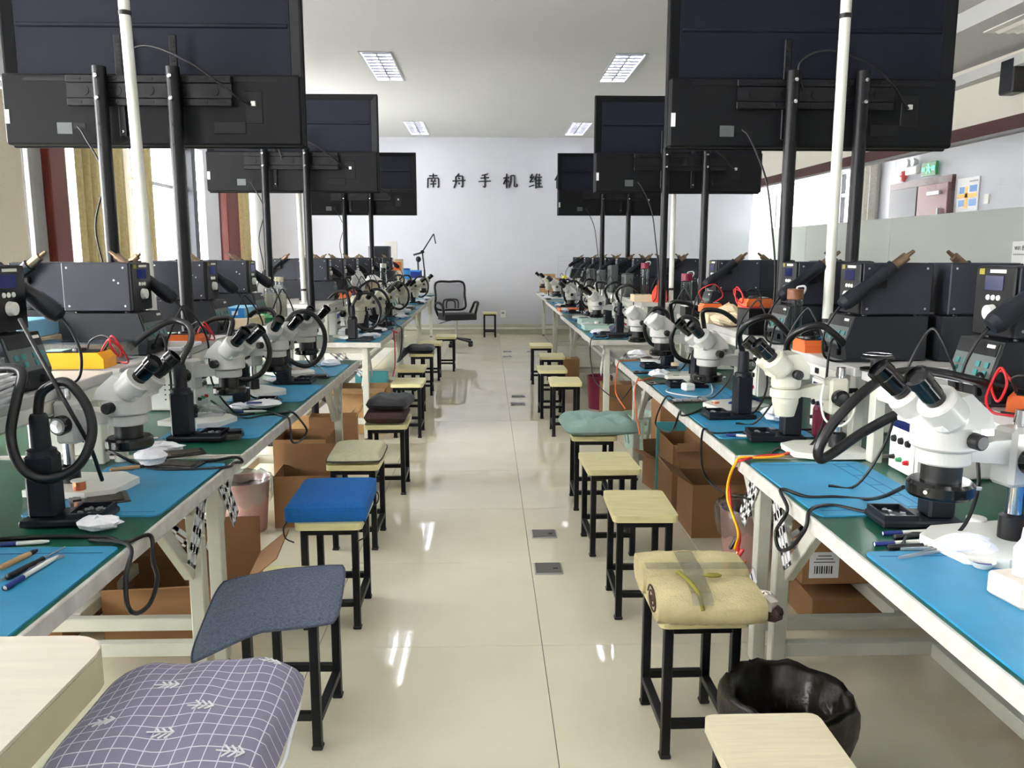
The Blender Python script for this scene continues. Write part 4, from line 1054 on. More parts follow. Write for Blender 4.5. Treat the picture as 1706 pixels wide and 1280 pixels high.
# ---------------------------------------------------------------- cardboard boxes
def carton(label, loc, d, rz=0, flaps=(1, 1, 1, 1), open_=True, m='cardboard', ang=None, lab=False):
    t = thing('cardboard_box', label, 'box', loc, rz); w, l, h = d; k = .004
    if open_:
        for s, nm in ((-1, 'side'), (1, 'side')):
            B((s * (w / 2 - k / 2), 0, h / 2), (k, l, h)).obj('wall', m, t); B((0, s * (l / 2 - k / 2), h / 2), (w - 2 * k, k, h)).obj('wall', m, t)
        B((0, 0, k / 2), (w - 2 * k, l - 2 * k, k)).obj('bottom', 'cardboard_in', t)
        ang = ang or [RND.uniform(.3, 1.9) for _ in range(4)]
        for q in range(4):
            if not flaps[q]: continue
            a = ang[q]; fl_ = min(w, l) * .42
            if q < 2:
                s = -1 if q == 0 else 1
                MB().bar((s * (w / 2), 0, h), (s * (w / 2 + fl_ * math.sin(a)), 0, h + fl_ * math.cos(a)), l - .01, k, up=(-s * math.cos(a), 0, math.sin(a))).obj('flap', m, t)
            else:
                s = -1 if q == 2 else 1
                MB().bar((0, s * (l / 2), h), (0, s * (l / 2 + fl_ * math.sin(a)), h + fl_ * math.cos(a)), w - .01, k, up=(0, -s * math.cos(a), math.sin(a))).obj('flap', m, t)
    else:
        B((0, 0, h / 2), (w, l, h), .003).obj('carton_body', m, t)
        B((0, 0, h + .0005), (.05, l, .001)).obj('tape', 'cardboard_tan', t)
    if lab:
        lx = -w / 2 + .08
        B((lx, -l / 2 - .001, h * .5), (.11, .002, .10)).obj('label', 'paper', t)
        for q in range(8): B((lx - .035 + .009 * q, -l / 2 - .0025, h * .38), (.003 + .002 * (q % 2), .001, .03)).obj('barcode_line', 'ink', t)
        for q in range(3): B((lx, -l / 2 - .0025, h * .5 + .012 + .012 * q), (.08 - .015 * q, .001, .003)).obj('print_line', 'ink', t)
    return t
carton('large brown carton on the floor beside the pink bin under the left bench', (-.955, 4.17, 0), (.29, .26, .27), .05, (0, 0, 0, 1), ang=[.5, .5, .4, .05])
carton('taller open brown carton behind the large one in the left row', (-1.08, 4.72, 0), (.30, .30, .34), .0, (0, 0, 0, 0))
carton('flattened brown carton leaning behind the open box in the left row', (-1.0, 5.2, 0), (.3, .14, .36), .1, (0, 1, 0, 0))
carton('tan carton on the lower bars of the third left bench', (-1.0, 6.4, .0), (.42, .3, .36), 0, (1, 0, 1, 0), m='cardboard_tan')
carton('tan carton under the second left bench showing one raised flap', (-1.2, 5.6, .0), (.4, .3, .2), 0, (0, 1, 1, 0), m='cardboard_tan')
carton('wide open brown carton under the nearest left bench', (-1.15, 2.98, 0), (.5, .34, .2), .1, (0, 1, 1, 1), ang=[1, .9, 1.2, .1])
carton('brown carton deep under the nearest left bench', (-1.66, 2.95, 0), (.3, .4, .3), 0, (1, 1, 0, 1))
carton('small carton with plastic sheet in it on the right', (1.05, 4.73, 0), (.17, .22, .2), .2, (1, 1, 0, 1), ang=[1.3, .5, 1, .2])
carton('tall narrow brown carton beside the cyan panel on the right', (1.06, 4.38, 0), (.15, .36, .38), 0, (0, 1, 1, 0), ang=[1, .7, 1.9, 1])
carton('large closed brown carton on the floor in the right row', (1.19, 3.98, 0), (.38, .32, .27), .0, (1, 0, 0, 1), ang=[1.0, 1, 1, .4])
carton('dark brown carton behind the large one under the right bench', (1.265, 4.45, 0), (.24, .4, .44), 0, (0, 0, 1, 0))
carton('labelled carton with a barcode under the nearest right bench', (1.41, 2.98, .1735), (.5, .3, .15), 0, open_=False, lab=True)
carton('low wide carton below the labelled one under the right bench', (1.43, 2.98, 0), (.46, .32, .12), 0, open_=False)
carton('brown carton far under the nearest right bench beside the stretcher', (1.82, 2.05, 0), (.34, .5, .26), .1, open_=False)
carton('brown carton standing on end beside the third right bench leg', (1.05, 6.5, 0), (.26, .2, .36), 0, open_=False)
carton('small brown carton behind the right stools', (.86, 8.6, 0), (.22, .2, .3), 0, open_=False)
carton('flat brown carton at the end of the second right bench', (1.35, 5.45, .0), (.4, .3, .5), 0, open_=False)
tag(B((1.075, 4.585, .215), (.2, .012, .43), .002).obj('foam_panel', 'cyan'), 'cyan foam panel standing behind the tall brown carton', 'panel')
tag(B((-1.0, 6.95, .2), (.28, .03, .4), .004).obj('storage_tub', 'cyan'), 'cyan plastic sheet standing under the third left bench', 'panel')
tag(MB().lathe([(0, 0), (.1, 0), (.12, .3), (.11, .3), (.095, .01), (0, .01)], 20).obj('storage_tub', 'maroon_cap', loc=(1.02, 7.3, 0)), 'dark red tub behind a leg of the third right bench', 'tub')
tag(MB().lathe([(0, 0), (.055, 0), (.055, .21), (.04, .235), (0, .235)], 18).obj('canister', 'blue_dark', loc=(-1.36, 6.1, DZ)), 'dark blue canister under the shelf at the near end of the third left bench', 'canister')

# ---------------------------------------------------------------- office chair at the back
oc = thing('office_chair', 'black mesh-back office chair at the far end of the aisle', 'chair', (-.485, 12.55, 0), .35)
MB().prism([(-.25, -.24), (.25, -.24), (.26, .1), (.22, .24), (-.22, .24), (-.26, .1)], .41, .50, 'z').obj('seat', 'black_cloth', oc)
bf = MB(); bf.tube([(-.23, .27, .56), (-.235, .29, .75), (-.22, .32, .96), (0, .325, .975), (.22, .32, .96), (.235, .29, .75), (.23, .27, .56), (0, .265, .54)], .018, 8, 5, closed=True)
bk_ = bf.obj('backrest_frame', 'black', oc)
MB().grid(lambda u, v: (-.22 + .44 * u, .272 + .048 * v + .01 * math.sin(PI * u), .555 + .4 * v), 8, 6).obj('mesh_panel', 'mesh_fab', bk_)
for s in (1, .6): MB().tube([(-.12 * s, .262, .56), (-.12 * s, .265, .6 + .06 * s), (-.08 * s, .27, .65 + .05 * s), (.08 * s, .27, .65 + .05 * s), (.12 * s, .265, .6 + .06 * s), (.12 * s, .262, .56)], .011, 6).obj('lumbar_bar', 'black', bk_)
for s in (-1, 1): MB().tube([(s * .25, .12, .46), (s * .3, .1, .58), (s * .31, .02, .66), (s * .3, -.16, .665), (s * .27, -.2, .6), (s * .25, -.16, .47)], .02, 8).obj('armrest', 'black', oc)
MB().cyl((0, 0, .12), (0, 0, .41), .025, n=14).obj('gas_column', 'chrome', oc)
for q in range(5):
    a = 2 * PI * q / 5 + .3; c, s = math.cos(a), math.sin(a)
    l = MB().bar((0, 0, .12), (.27 * c, .27 * s, .075), .04, .03, .006).obj('base_spoke', 'black', oc)
    MB().cyl((.27 * c - s * .022, .27 * s + c * .022, .03), (.27 * c + s * .022, .27 * s - c * .022, .03), .03, n=14).obj('caster', 'black', l)
    MB().cyl((.27 * c, .27 * s, .03), (.27 * c, .27 * s, .08), .008, n=8).obj('caster_stem', 'black', l)
MB().tube([(-.05, 0, .40), (-.18, -.06, .385), (-.3, -.1, .36)], .006, 6).obj('tilt_lever', 'black', oc)
# ================================================================== SMALL THINGS
_f = Vector((math.sin(PS) * math.cos(TH), math.cos(PS) * math.cos(TH), -math.sin(TH)))
_r = Vector((math.cos(PS), -math.sin(PS), 0)); _u = Vector((math.sin(PS) * math.sin(TH), math.cos(PS) * math.sin(TH), math.cos(TH)))
def U(px, py, X=None, Y=None, Z=None):
    d = _f + _r * ((px - 853) / FPX) + _u * ((640 - py) / FPX)
    t = X / d.x if X is not None else Y / d.y if Y is not None else (Z - 1.38) / d.z
    return Vector((0, 0, 1.38)) + d * t
DT = DZ + .0045
def tissue(label, loc, d, seed, name='tissue', m='tissue', cat='tissue'):
    mb = MB().blob((0, 0, d[2] / 2), d, 11, 7, .28, seed)
    mb.v = [(x, y, max(0, z)) for x, y, z in mb.v]
    o = mb.obj(name, m, loc=loc); return tag(o, label, cat)
def tool(name, label, p0, p1, kind='pen', cat='tool'):
    p0 = Vector(p0); p1 = Vector(p1); d = p1 - p0; L = d.length; a = math.atan2(d.y, d.x)
    t = thing(name, label, cat, p0, a)
    z = .0055
    if kind == 'pen':
        MB().lathe([(0, 0), (.005, .002), (.005, L * .8), (.0025, L * .97), (0, L)], 10, (0, 0, z), (1, 0, 0)).obj('barrel', 'white_plastic', t)
        MB().lathe([(.0053, 0), (.0053, L * .32), (0, L * .32)], 10, (-.0005, 0, z), (1, 0, 0)).obj('cap', 'blue_dark', t)
    elif kind == 'brush':
        MB().lathe([(0, 0), (.006, .004), (.0065, L * .6), (.005, L * .8)], 10, (0, 0, .0066), (1, 0, 0)).obj('handle', 'cardboard_tan', t)
        MB().lathe([(.0052, L * .8), (.0055, L * .9), (.003, L), (0, L)], 10, (0, 0, .0066), (1, 0, 0)).obj('bristles', 'black', t)
    elif kind == 'driver':
        MB().lathe([(0, 0), (.006, .002), (.0065, L * .3), (.005, L * .55), (.006, L * .6)], 10, (0, 0, .0066), (1, 0, 0)).obj('handle', 'black', t)
        MB().lathe([(.0022, L * .6), (.0022, L), (0, L)], 8, (0, 0, .0066), (1, 0, 0)).obj('shaft', 'chrome', t)
    elif kind == 'iron':
        MB().lathe([(0, 0), (.008, .003), (.009, L * .3), (.008, L * .55), (.011, L * .6), (.009, L * .63)], 12, (0, 0, .0112), (1, 0, 0)).obj('grip', 'blue_dark', t)
        MB().lathe([(.004, L * .63), (.004, L * .9), (.001, L)], 8, (0, 0, .0112), (1, 0, 0)).obj('tip', 'chrome', t)
    elif kind == 'tweezers':
        for s in (-1, 1): MB().bar((0, 0, .003), (L, s * .006, .003), .006, .0016, up=(0, 1, 0)).obj('arm', 'alu', t)
    elif kind == 'syringe':
        MB().lathe([(0, .0), (.012, .0), (.012, .004), (.004, .005), (.004, L * .3)], 12, (0, 0, .0125), (1, 0, 0)).obj('plunger', 'white_plastic', t)
        MB().lathe([(.0125, L * .28), (.0125, L * .3), (.009, L * .31), (.009, L * .92), (.003, L * .94), (.003, L)], 12, (0, 0, .0125), (1, 0, 0)).obj('barrel', 'bag_clear', t)
    elif kind == 'scissor':
        for s in (-1, 1):
            MB().prism([(0, s * .002), (L * .6, s * .005), (L * .62, s * .012), (0, s * .003)], .002, .004, 'z').obj('blade', 'slate', t)
            MB().tube([(L * .6, s * .006, .005), (L * .8, s * .026, .005), (L, s * .02, .005), (L * .85, s * .003, .005)], .0035, 6, 5, closed=True).obj('handle', 'blue_dark', t)
    return t
def flatbox(name, label, loc, d, m, rz=0, cat='box', bev=.003, parts=()):
    t = thing(name, label, cat, loc, rz)
    B((0, 0, d[2] / 2), d, bev).obj('body', m, t)
    for nm, c, dd, mm in parts: B(c, dd, .0005).obj(nm, mm, t)
    return t
def phone(label, loc, rz, L=.15, W=.075, name='phone_shell', cat='phone part'):
    t = thing(name, label, cat, loc, rz)
    B((0, 0, .004), (L, W, .008), .003).obj('shell', 'phone', t); B((L * .1, 0, .0085), (L * .6, W * .7, .003), .001).obj('circuit_board', 'pcb', t)
    B((-L * .36, W * .22, .009), (L * .14, W * .3, .004), .001).obj('camera_module', 'black_gloss', t)
    return t
def tub(label, loc, r, h, m='white_plastic', lid='white_plastic', name='flux_tub'):
    t = thing(name, label, 'tub', loc)
    MB().lathe([(0, 0), (r * .96, 0), (r, .003), (r, h * .7), (0, h * .7)], 16).obj('jar', m, t); MB().lathe([(r * 1.05, h * .62), (r * 1.05, h), (r * .95, h + .001), (0, h + .001)], 16).obj('lid', lid, t)
    return t
def spool(label, loc, r=.02, h=.03, m='copper'):
    t = thing('solder_spool', label, 'spool', loc)
    for z in (0, h - .003): MB().lathe([(0, z), (r, z), (r, z + .003), (0, z + .003)], 16).obj('flange', 'white_plastic', t)
    MB().lathe([(r * .75, .003), (r * .8, h / 2), (r * .75, h - .003)], 16).obj('wire', m, t)
    return t
def bottle(label, loc, r, h, cap='maroon_cap', strap=True, m='bottle_glass', fill=.0):
    t = thing('water_bottle', label, 'bottle', loc)
    MB().lathe([(0, .002), (r * .95, 0), (r, .006), (r, h * .8), (r * .8, h * .84), (r * .8, h * .86)], 18).obj('flask', m, t)
    if fill: MB().lathe([(0, .004), (r * .9, .004), (r * .9, h * fill), (0, h * fill)], 16).obj('water', 'plastic_blue', t)
    c = MB().lathe([(r * .95, h * .82), (r * 1.0, h * .83), (r * 1.0, h * .985), (r * .9, h), (0, h)], 18).obj('cap', cap, t)
    if strap: MB().tube([(r * .9, 0, h * .9), (r * 1.25, 0, h * .98), (r * 1.1, 0, h * 1.04), (r * .3, 0, h * 1.03), (0, -r * .4, h)], .004, 6).obj('strap', 'paper', c)
    return t
def meter(label, loc, rz, m, L=.2, W=.095, H=.045, leads=True):
    t = thing('multimeter', label, 'multimeter', loc, rz)
    MB().prism([(-L / 2, 0), (L / 2, 0), (L / 2, H * .7), (L * .42, H), (-L * .42, H), (-L / 2, H * .6)], -W / 2, W / 2).obj('case', m, t)
    B((0, 0, H + .001), (L * .8, W * .78, .004), .001).obj('face', 'panel', t)
    B((L * .24, 0, H + .004), (L * .26, W * .62, .002)).obj('display', 'mint', t)
    MB().lathe([(.022, 0), (.02, .008), (0, .008)], 16, (-L * .08, 0, H + .003)).obj('selector', 'black', t)
    if leads:
        rr = random.Random(int(loc[1] * 100)); 
        MB().tube([(-L * .4, .01, H), (-L * .5, .02, H + .03), (-L * .62, .05, H + .04), (-L * .7, .02, H + .01), (-L * .6, -.02, H - .02), (-L * .52, .0, H + .02), (-L * .62, .03, H + .05), (-L * .74, .0, .03), (-L * .66, -.05, .006), (-L * .5, -.075, .005), (-L * .2, -.085, .005)], .0032, 6).obj('red_lead', 'red', t)
        MB().tube([(-L * .4, -.01, H), (-L * .46, -.03, H + .035), (-L * .3, -.05, H + .045), (-L * .1, -.06, H + .02), (-L * .08, -.062, .01), (-L * .3, -.068, .006), (-L * .55, -.05, .006)], .0032, 6).obj('black_lead', 'cable', t)
    return t
def cable(label, pts, r=.004, m='cable', name='cable'):
    return tag(MB().tube(pts, r, 7, 7).obj(name, m), label, 'cable')

# ---- left desk, nearest mat
tool('brush', 'wooden-handled brush on the nearest left mat', U(0, 952, Z=DT), U(62, 922, Z=DT), 'brush')
tool('screwdriver', 'black precision screwdriver on the nearest left mat', U(12, 968, Z=DT), U(108, 917, Z=DT), 'driver')
tool('marker_pen', 'white pen with dark cap on the nearest left mat', U(8, 985, Z=DT), U(98, 930, Z=DT), 'pen')
tool('tweezers', 'steel tweezers lying along the nearest left mat', U(0, 970, Z=DT), U(104, 927, Z=DT + .001), 'tweezers')
tool('marker_pen', 'white pen at the far edge of the nearest left mat', U(2, 912, Z=DZ), U(84, 906, Z=DZ), 'pen')
tissue('crumpled white tissue on the green desk between the first two left mats', U(165, 884, Z=DZ), (.10, .06, .035), 1)
tool('syringe', 'clear flux syringe beside the hose stand base at left', U(185, 858, Z=DZ), U(112, 862, Z=DZ), 'syringe')
phone('dark phone shell tray near the corner of the second left mat', U(166, 836, Z=DZ), .5, .14, .11)
spool('small copper wire spool beside the nearest left microscope post', U(133, 818, Z=DZ + .019))
tub('small purple-rimmed dish near the left hose stand', U(96, 832, Z=DZ), .022, .012, 'white_plastic', 'blue_dark', 'dish')
t = thing('paper_plate', 'white paper disc on the second left mat', 'plate', U(188, 797, Z=DT)); MB().lathe([(0, .002), (.03, .002), (.042, .008), (.043, .009), (.03, .005), (0, .005)], 18).obj('disc', 'paper', t); MB().blob((0, 0, .01), (.04, .03, .01), 8, 5, .2, 3).obj('paste', 'papertan', t)
tissue('crumpled white tissue lying on the second left mat', U(250, 776, Z=DT), (.09, .08, .05), 2)
tissue('long white tissue behind the second left mat', U(272, 752, Z=DZ), (.13, .07, .03), 3)
tub('white flux tub under the nearest left microscope', U(203, 768, Z=DZ), .02, .032); tub('second white flux tub beside the tissue in the left row', U(243, 762, Z=DZ), .019, .028)
phone('black phone shell on the far edge of the second left mat', U(292, 776, Z=DT), -.2, .16, .08)
phone('pile of black phone frames behind the second left mat', U(300, 758, Z=DZ), .5, .15, .075)
tool('brush', 'wood-handled brush under the tissue on the second left mat', U(182, 787, Z=DT), U(246, 780, Z=DT), 'brush')
t = thing('phone_chassis', 'long dark gutted phone chassis before the third left mat', 'phone part', U(362, 731, Z=DZ), .1)
B((0, 0, .008), (.17, .07, .016), .003).obj('chassis', 'pcb', t); B((.06, .01, .02), (.05, .03, .02), .003).obj('connector_block', 'phone', t); B((-.03, 0, .018), (.08, .045, .006), .001).obj('metal_plate', 'slate', t)
tub('white jar by the foot of the second left hose stand', U(316, 725, Z=DZ), .024, .055)
tissue('wrinkled clear bag in front of the second left microscope', U(345, 700, Z=DT), (.16, .10, .06), 4, 'plastic_bag', 'bag_clear', 'bag')
t = thing('tissue_pack', 'white tissue pack with blue print at the third left mat', 'tissue', U(438, 680, Z=DT), .2); MB().blob((0, 0, .018), (.15, .09, .036), 10, 6, .12, 6).obj('pack', 'paper', t); B((-.03, -.03, .03), (.06, .03, .004), .001).obj('print', 'blue_dark', t)
tool('marker_pen', 'white pen on the third left mat beside the tissue pack', U(388, 689, Z=DT), U(445, 687, Z=DT), 'pen')
tissue('crumpled tissue on the third left mat', U(398, 683, Z=DT), (.09, .05, .03), 7)
tool('syringe', 'syringe lying near the clear bag in the left row', U(352, 695, Z=DT), U(322, 701, Z=DT), 'syringe')
tissue('flat white tissue before the third left microscope', U(462, 637, Z=DZ), (.13, .07, .025), 8)
tissue('grey crumpled plastic under the third left microscope', U(500, 622, Z=DZ), (.09, .08, .05), 9, 'plastic_wrap', 'dirt_white', 'wrap')
phone('black phone frame near the fifth left mat', U(520, 628, Z=DZ), .2); phone('dark phone shell beside the hose ring in the left row', U(478, 632, Z=DZ), -.4)
tissue('crumpled tissue on the fifth left mat', U(550, 610, Z=DT), (.12, .07, .035), 10)
t = bottle('small white squeeze bottle standing on the second left bench', U(536, 600, Z=DZ), .017, .065, 'white_plastic', False, 'paper'); t['category'] = 'bottle'
tissue('white tissue heap at the near end of the third left bench', U(576, 562, Z=DZ), (.13, .09, .07), 11)
tissue('crumpled tissue on the mat beside the pale microscope, third left bench', U(625, 541, Z=DT), (.14, .1, .05), 12)
tool('soldering_iron', 'dark soldering iron lying on the third left bench', U(655, 549, Z=DT), U(606, 556, Z=DT), 'iron')
flatbox('parts_box', 'clear parts box on the edge of the third left bench', U(650, 537, Z=DT), (.1, .07, .05), 'plastic_blue')
tissue('white packet standing up on the fourth left bench', U(664, 524, Z=DT), (.15, .12, .1), 13)
flatbox('carton', 'small white carton on the far fourth left bench', U(690, 505, Z=DZ), (.12, .2, .03), 'paper')
flatbox('notebook', 'pale notebook on the far fourth left bench', U(698, 497, Z=DZ), (.2, .28, .02), 'mint')
flatbox('carton', 'white box at the far end of the left benches', (-1.08, 13.5, DZ), (.22, .3, .06), 'paper')
# ---- left shelf
t = thing('paper_stack', 'stack of curled white papers at the left edge', 'paper', (-1.20, 1.80, SZ), .15)
for q in range(9): 
    B((RND.uniform(-.008, .008), RND.uniform(-.008, .008), .005 + .0085 * q), (.2, .28, .007), .001, rot=(0, 0, RND.uniform(-.05, .05))).obj('sheet', 'paper', t)
tissue('clear plastic bag with yellow bits beside the paper stack', (-1.22, 2.02, SZ), (.07, .07, .12), 21, 'plastic_bag', 'bag_clear', 'bag')
meter('yellow multimeter with coiled red leads on the left shelf', (-1.31, 2.60, SZ), PI + .05, 'yellow', .215, .1, .05)
tool('marker_pen', 'yellow-tipped tool in front of the yellow multimeter', U(66, 614, Z=SZ), U(122, 610, Z=SZ), 'pen')
tool('screwdriver', 'orange-collared driver beside the yellow multimeter', U(122, 607, Z=SZ), U(168, 612, Z=SZ), 'driver')
t = thing('parts_box', 'clear plastic parts box behind the yellow multimeter', 'box', (-1.36, 2.79, SZ)); B((0, 0, .03), (.3, .1, .06), .004).obj('tray', 'bag_clear', t); B((0, 0, .062), (.31, .11, .004), .001).obj('lid', 'plastic_blue', t); B((-.05, -.01, .012), (.15, .06, .02), .002).obj('contents', 'papertan', t)
flatbox('parts_box', 'blue and yellow product box stacked at left behind the stations', (-1.66, 2.86, SZ + .072), (.22, .25, .06), 'blue_light', cat='box', parts=[('label', (.02, -.1255, .03), (.06, .001, .035), 'paper'), ('band', (-.07, -.1255, .03), (.06, .001, .056), 'blue')])
flatbox('parts_box', 'yellow product box under the blue one at left', (-1.66, 2.86, SZ), (.23, .26, .07), 'papertan', cat='box', parts=[('label', (.03, -.1305, .035), (.12, .001, .04), 'paper'), ('print_line', (.03, -.1315, .035), (.06, .001, .002), 'ink')])
meter('orange multimeter with leads on the left shelf beside the second microscope', (-1.25, 3.335, SZ), PI, 'orange', .18, .09, .035)
flatbox('keyboard', 'flat white keyboard on the edge of the left shelf', (-1.2, 3.14, SZ), (.13, .22, .015), 'paper', .0, 'keyboard', parts=[('key_bed', (0, 0, .0155), (.11, .2, .002), 'shelf_grey')])
flatbox('carton', 'light blue box with dark blue end on the left shelf', (-1.23, 4.10, SZ + .05), (.1, .24, .05), 'blue_light', .05, parts=[('end_print', (0, -.1205, .025), (.09, .001, .046), 'blue'), ('logo', (.0, -.1212, .025), (.03, .001, .02), 'paper')])
flatbox('carton', 'white carton under the light blue box, left shelf', (-1.22, 4.10, SZ), (.14, .28, .05), 'papertan', .02)
tissue('green pouch beside the light blue box on the left shelf', (-1.16, 4.28, SZ), (.08, .07, .05), 31, 'pouch', 'green', 'pouch')
t = thing('bottle_rack', 'pale yellow bottles in a clear holder on the left shelf', 'rack', (-1.21, 4.72, SZ))
for q, (x, y) in enumerate(((-.035, -.03), (.035, -.03), (0, .035))):
    b = MB().lathe([(0, 0), (.03, 0), (.031, .16), (.014, .18), (.014, .2)], 14, (x, y, .004)).obj('bottle', 'bag_clear', t); MB().lathe([(.016, .2), (.016, .225), (0, .225)], 12, (x, y, .004)).obj('cap', 'beige_cloth', b); MB().lathe([(0, .003), (.026, .003), (.026, .13), (0, .13)], 12, (x, y, .005)).obj('liquid', 'beige_cloth', b)
tool('screwdriver', 'yellow-ended black driver on the left shelf end', (-1.2, 4.88, SZ), (-1.32, 4.9, SZ), 'driver')
meter('orange multimeter on the third left shelf', (-1.24, 6.92, SZ), PI, 'orange', .18, .09, .05)
tissue('white plastic bag upright on the third left shelf', (-1.2, 7.62, SZ), (.14, .14, .2), 33, 'plastic_bag', 'paper', 'bag'); tissue('white cloth bundle on the fourth left shelf', (-1.22, 8.7, SZ), (.2, .16, .14), 34, 'cloth', 'paper', 'cloth')
flatbox('carton', 'small yellow box on the white bundle, left shelf', (-1.2, 8.35, SZ), (.16, .14, .1), 'papertan'); flatbox('folder', 'blue folder on the third left shelf', (-1.2, 7.0 + .4, SZ), (.12, .24, .02), 'blue', cat='folder')
bottle('clear bottle with white cap on the far left shelf', (-1.2, 9.5, SZ), .035, .26, 'white_plastic', False)
flatbox('speaker', 'grey box speaker standing high on the far left shelf', (-1.5, 11.55, SZ), (.28, .26, .48), 'slate', cat='speaker', parts=[('grille', (0, -.1315, .24), (.24, .002, .42), 'slate_dark')])
flatbox('carton', 'brown printed carton on the far left shelf', (-1.32, 11.9, SZ), (.2, .16, .3), 'papertan', parts=[('print', (.02, -.081, .2), (.12, .002, .12), 'orange')])
flatbox('laptop_stand', 'pale tilted panel behind the grey box at far left', (-1.42, 12.2, SZ), (.18, .03, .56), 'shelf_grey', cat='panel'); flatbox('parts_box', 'blue bin box at the far end of the left shelf', (-1.25, 12.5, SZ), (.14, .2, .16), 'blue', parts=[('lip', (0, -.1, .15), (.13, .01, .02), 'blue_dark')])
flatbox('parts_box', 'dark blue bin at the far end of the left row', (-1.16, 13.1, SZ), (.22, .2, .12), 'blue_dark', parts=[('lip', (0, -.1, .11), (.2, .01, .02), 'blue')])
ma = thing('boom_stand', 'black folding boom arm clamped at the far left bench end', 'boom arm', (-1.03, 13.45, DZ))
MB().cyl((0, 0, 0), (0, 0, .4), .016, n=10).obj('clamp_post', 'black', ma); MB().bar((0, 0, .4), (-.03, 0, .69), .02, .02).obj('lower_arm', 'black', ma); MB().bar((.02, 0, .42), (-.01, 0, .68), .008, .008).obj('spring', 'alu', ma)
MB().bar((-.03, 0, .69), (.16, 0, .98), .02, .02).obj('upper_arm', 'black', ma); MB().bar((.16, 0, .98), (.19, 0, .82), .018, .018).obj('holder', 'black', ma); MB().lathe([(0, 0), (.03, .0), (.03, .02), (0, .02)], 12, (-.03, -.01, .69), (0, 1, 0)).obj('joint', 'black', ma)
mi = thing('microphone_stand', 'small black microphone on a stand at the far left', 'microphone', (-1.14, 13.62, SZ))
MB().cyl((0, 0, 0), (-.01, 0, .32), .014, n=10).obj('stem', 'black', mi); MB().bar((-.08, 0, .36), (.1, 0, .41), .03, .03).obj('crosspiece', 'black', mi); MB().blob((0, 0, .29), (.09, .08, .1), 10, 7, .0, 1, False).obj('shock_mount', 'black', mi); MB().lathe([(0, 0), (.07, 0), (.07, .012), (0, .014)], 16).obj('base', 'black', mi)
# ---- right desk, nearest
tub('white flux tub beside the nearest right microscope post', U(1625, 883, Z=DZ), .021, .03)
tissue('crumpled white tissue heap on the nearest right mat', U(1610, 926, Z=DT), (.13, .09, .045), 41)
t = thing('dish', 'small white dish with purple residue on the nearest right mat', 'dish', U(1636, 945, Z=DT)); MB().lathe([(0, .003), (.014, .003), (.024, .013), (.0255, .013), (.016, 0), (0, 0)], 18).obj('bowl', 'white_plastic', t); MB().lathe([(0, .006), (.018, .0075)], 14).obj('residue', 'blue_dark', t)
for q, (a, b, kd, lb) in enumerate([((1470, 893), (1570, 888), 'pen', 'uppermost white pen in the pile by the near right hose stand'), ((1488, 900), (1585, 895), 'driver', 'black-handled driver in the pen pile at right'), ((1456, 911), (1560, 905), 'pen', 'green-tipped pen in the pile at right'), ((1478, 917), (1575, 912), 'driver', 'black tool at the front of the pen pile at right'), ((1500, 917), (1590, 915), 'tweezers', 'white tweezers along the edge of the nearest right mat'), ((1497, 932), (1565, 919), 'tweezers', 'steel spudger pointing left on the nearest right mat')]):
    tool('tool_pen' if kd == 'pen' else 'hand_tool', lb, U(*a, Z=DZ if q < 4 else DT), U(*b, Z=DZ if q < 4 else DT), kd)
t = flatbox('adapter_block', 'scuffed white taped block on the nearest right mat', U(1700, 1000, Z=DT), (.075, .09, .045), 'dirt_white', .15, 'block', .006, parts=[('tape', (0, -.0455, .024), (.05, .001, .02), 'paper')])
t = thing('squeeze_bottle', 'white squeeze bottle standing on the taped block at right', 'bottle', U(1703, 958, Z=DT + .046)); MB().lathe([(0, 0), (.017, 0), (.018, .05), (.008, .068), (.006, .09), (0, .092)], 14).obj('bottle', 'white_plastic', t)
flatbox('circuit_board', 'blue printed panel propped behind the nearest right microscope', (1.178, 1.56, DZ), (.012, .2, .16), 'blue', 0, 'panel', .002, parts=[('print_line', (-.0065, .0, .1), (.001, .12, .006), 'blue_dark'), ('chip', (-.008, .04, .06), (.004, .03, .02), 'paper'), ('chip', (-.008, -.03, .05), (.004, .04, .015), 'papertan')])
cable('yellow lead behind the nearest right microscope base', [(1.165, 1.62, DZ + .06), (1.15, 1.60, DZ + .05), (1.14, 1.58, DZ + .03), (1.15, 1.56, DZ + .008), (1.16, 1.50, DZ + .006)], .003, 'yellow'); cable('red lead behind the nearest right microscope base', [(1.168, 1.63, DZ + .05), (1.153, 1.615, DZ + .05), (1.146, 1.59, DZ + .02), (1.158, 1.55, DZ + .006), (1.165, 1.50, DZ + .006)], .003, 'red')
# ---- right desk, second bench
t = thing('solder_spool', 'flat black reel on the third right mat', 'spool', U(1203, 692, Z=DT)); MB().lathe([(0, .0), (.045, 0), (.047, .003), (.045, .006), (.02, .006), (.018, .009), (0, .009)], 22).obj('reel', 'black', t); MB().lathe([(.0, .0095), (.016, .0095)], 14).obj('reel_label', 'paper', t)
spool('copper wire spool standing behind the flat black reel', U(1192, 679, Z=DT), .019, .03)
tool('scissors', 'dark scissors with blue handles on the third right mat', U(1186, 701, Z=DT), U(1244, 688, Z=DT), 'scissor')
tissue('clear bag of white cotton beside the right hose stand', U(1296, 702, Z=DT), (.11, .1, .06), 43, 'cotton_bag', 'tissue', 'bag')
t = thing('drink_can', 'dark red drink can under the right shelf', 'can', (1.165, 2.76, DZ)); MB().lathe([(0, .003), (.024, 0), (.028, .008), (.028, .1), (.025, .108), (.024, .11), (0, .107)], 18).obj('can', 'maroon_cap', t)
tool('marker_pen', 'white pen along the near edge of the third right mat', U(1210, 727, Z=DT), U(1262, 731, Z=DT), 'pen')
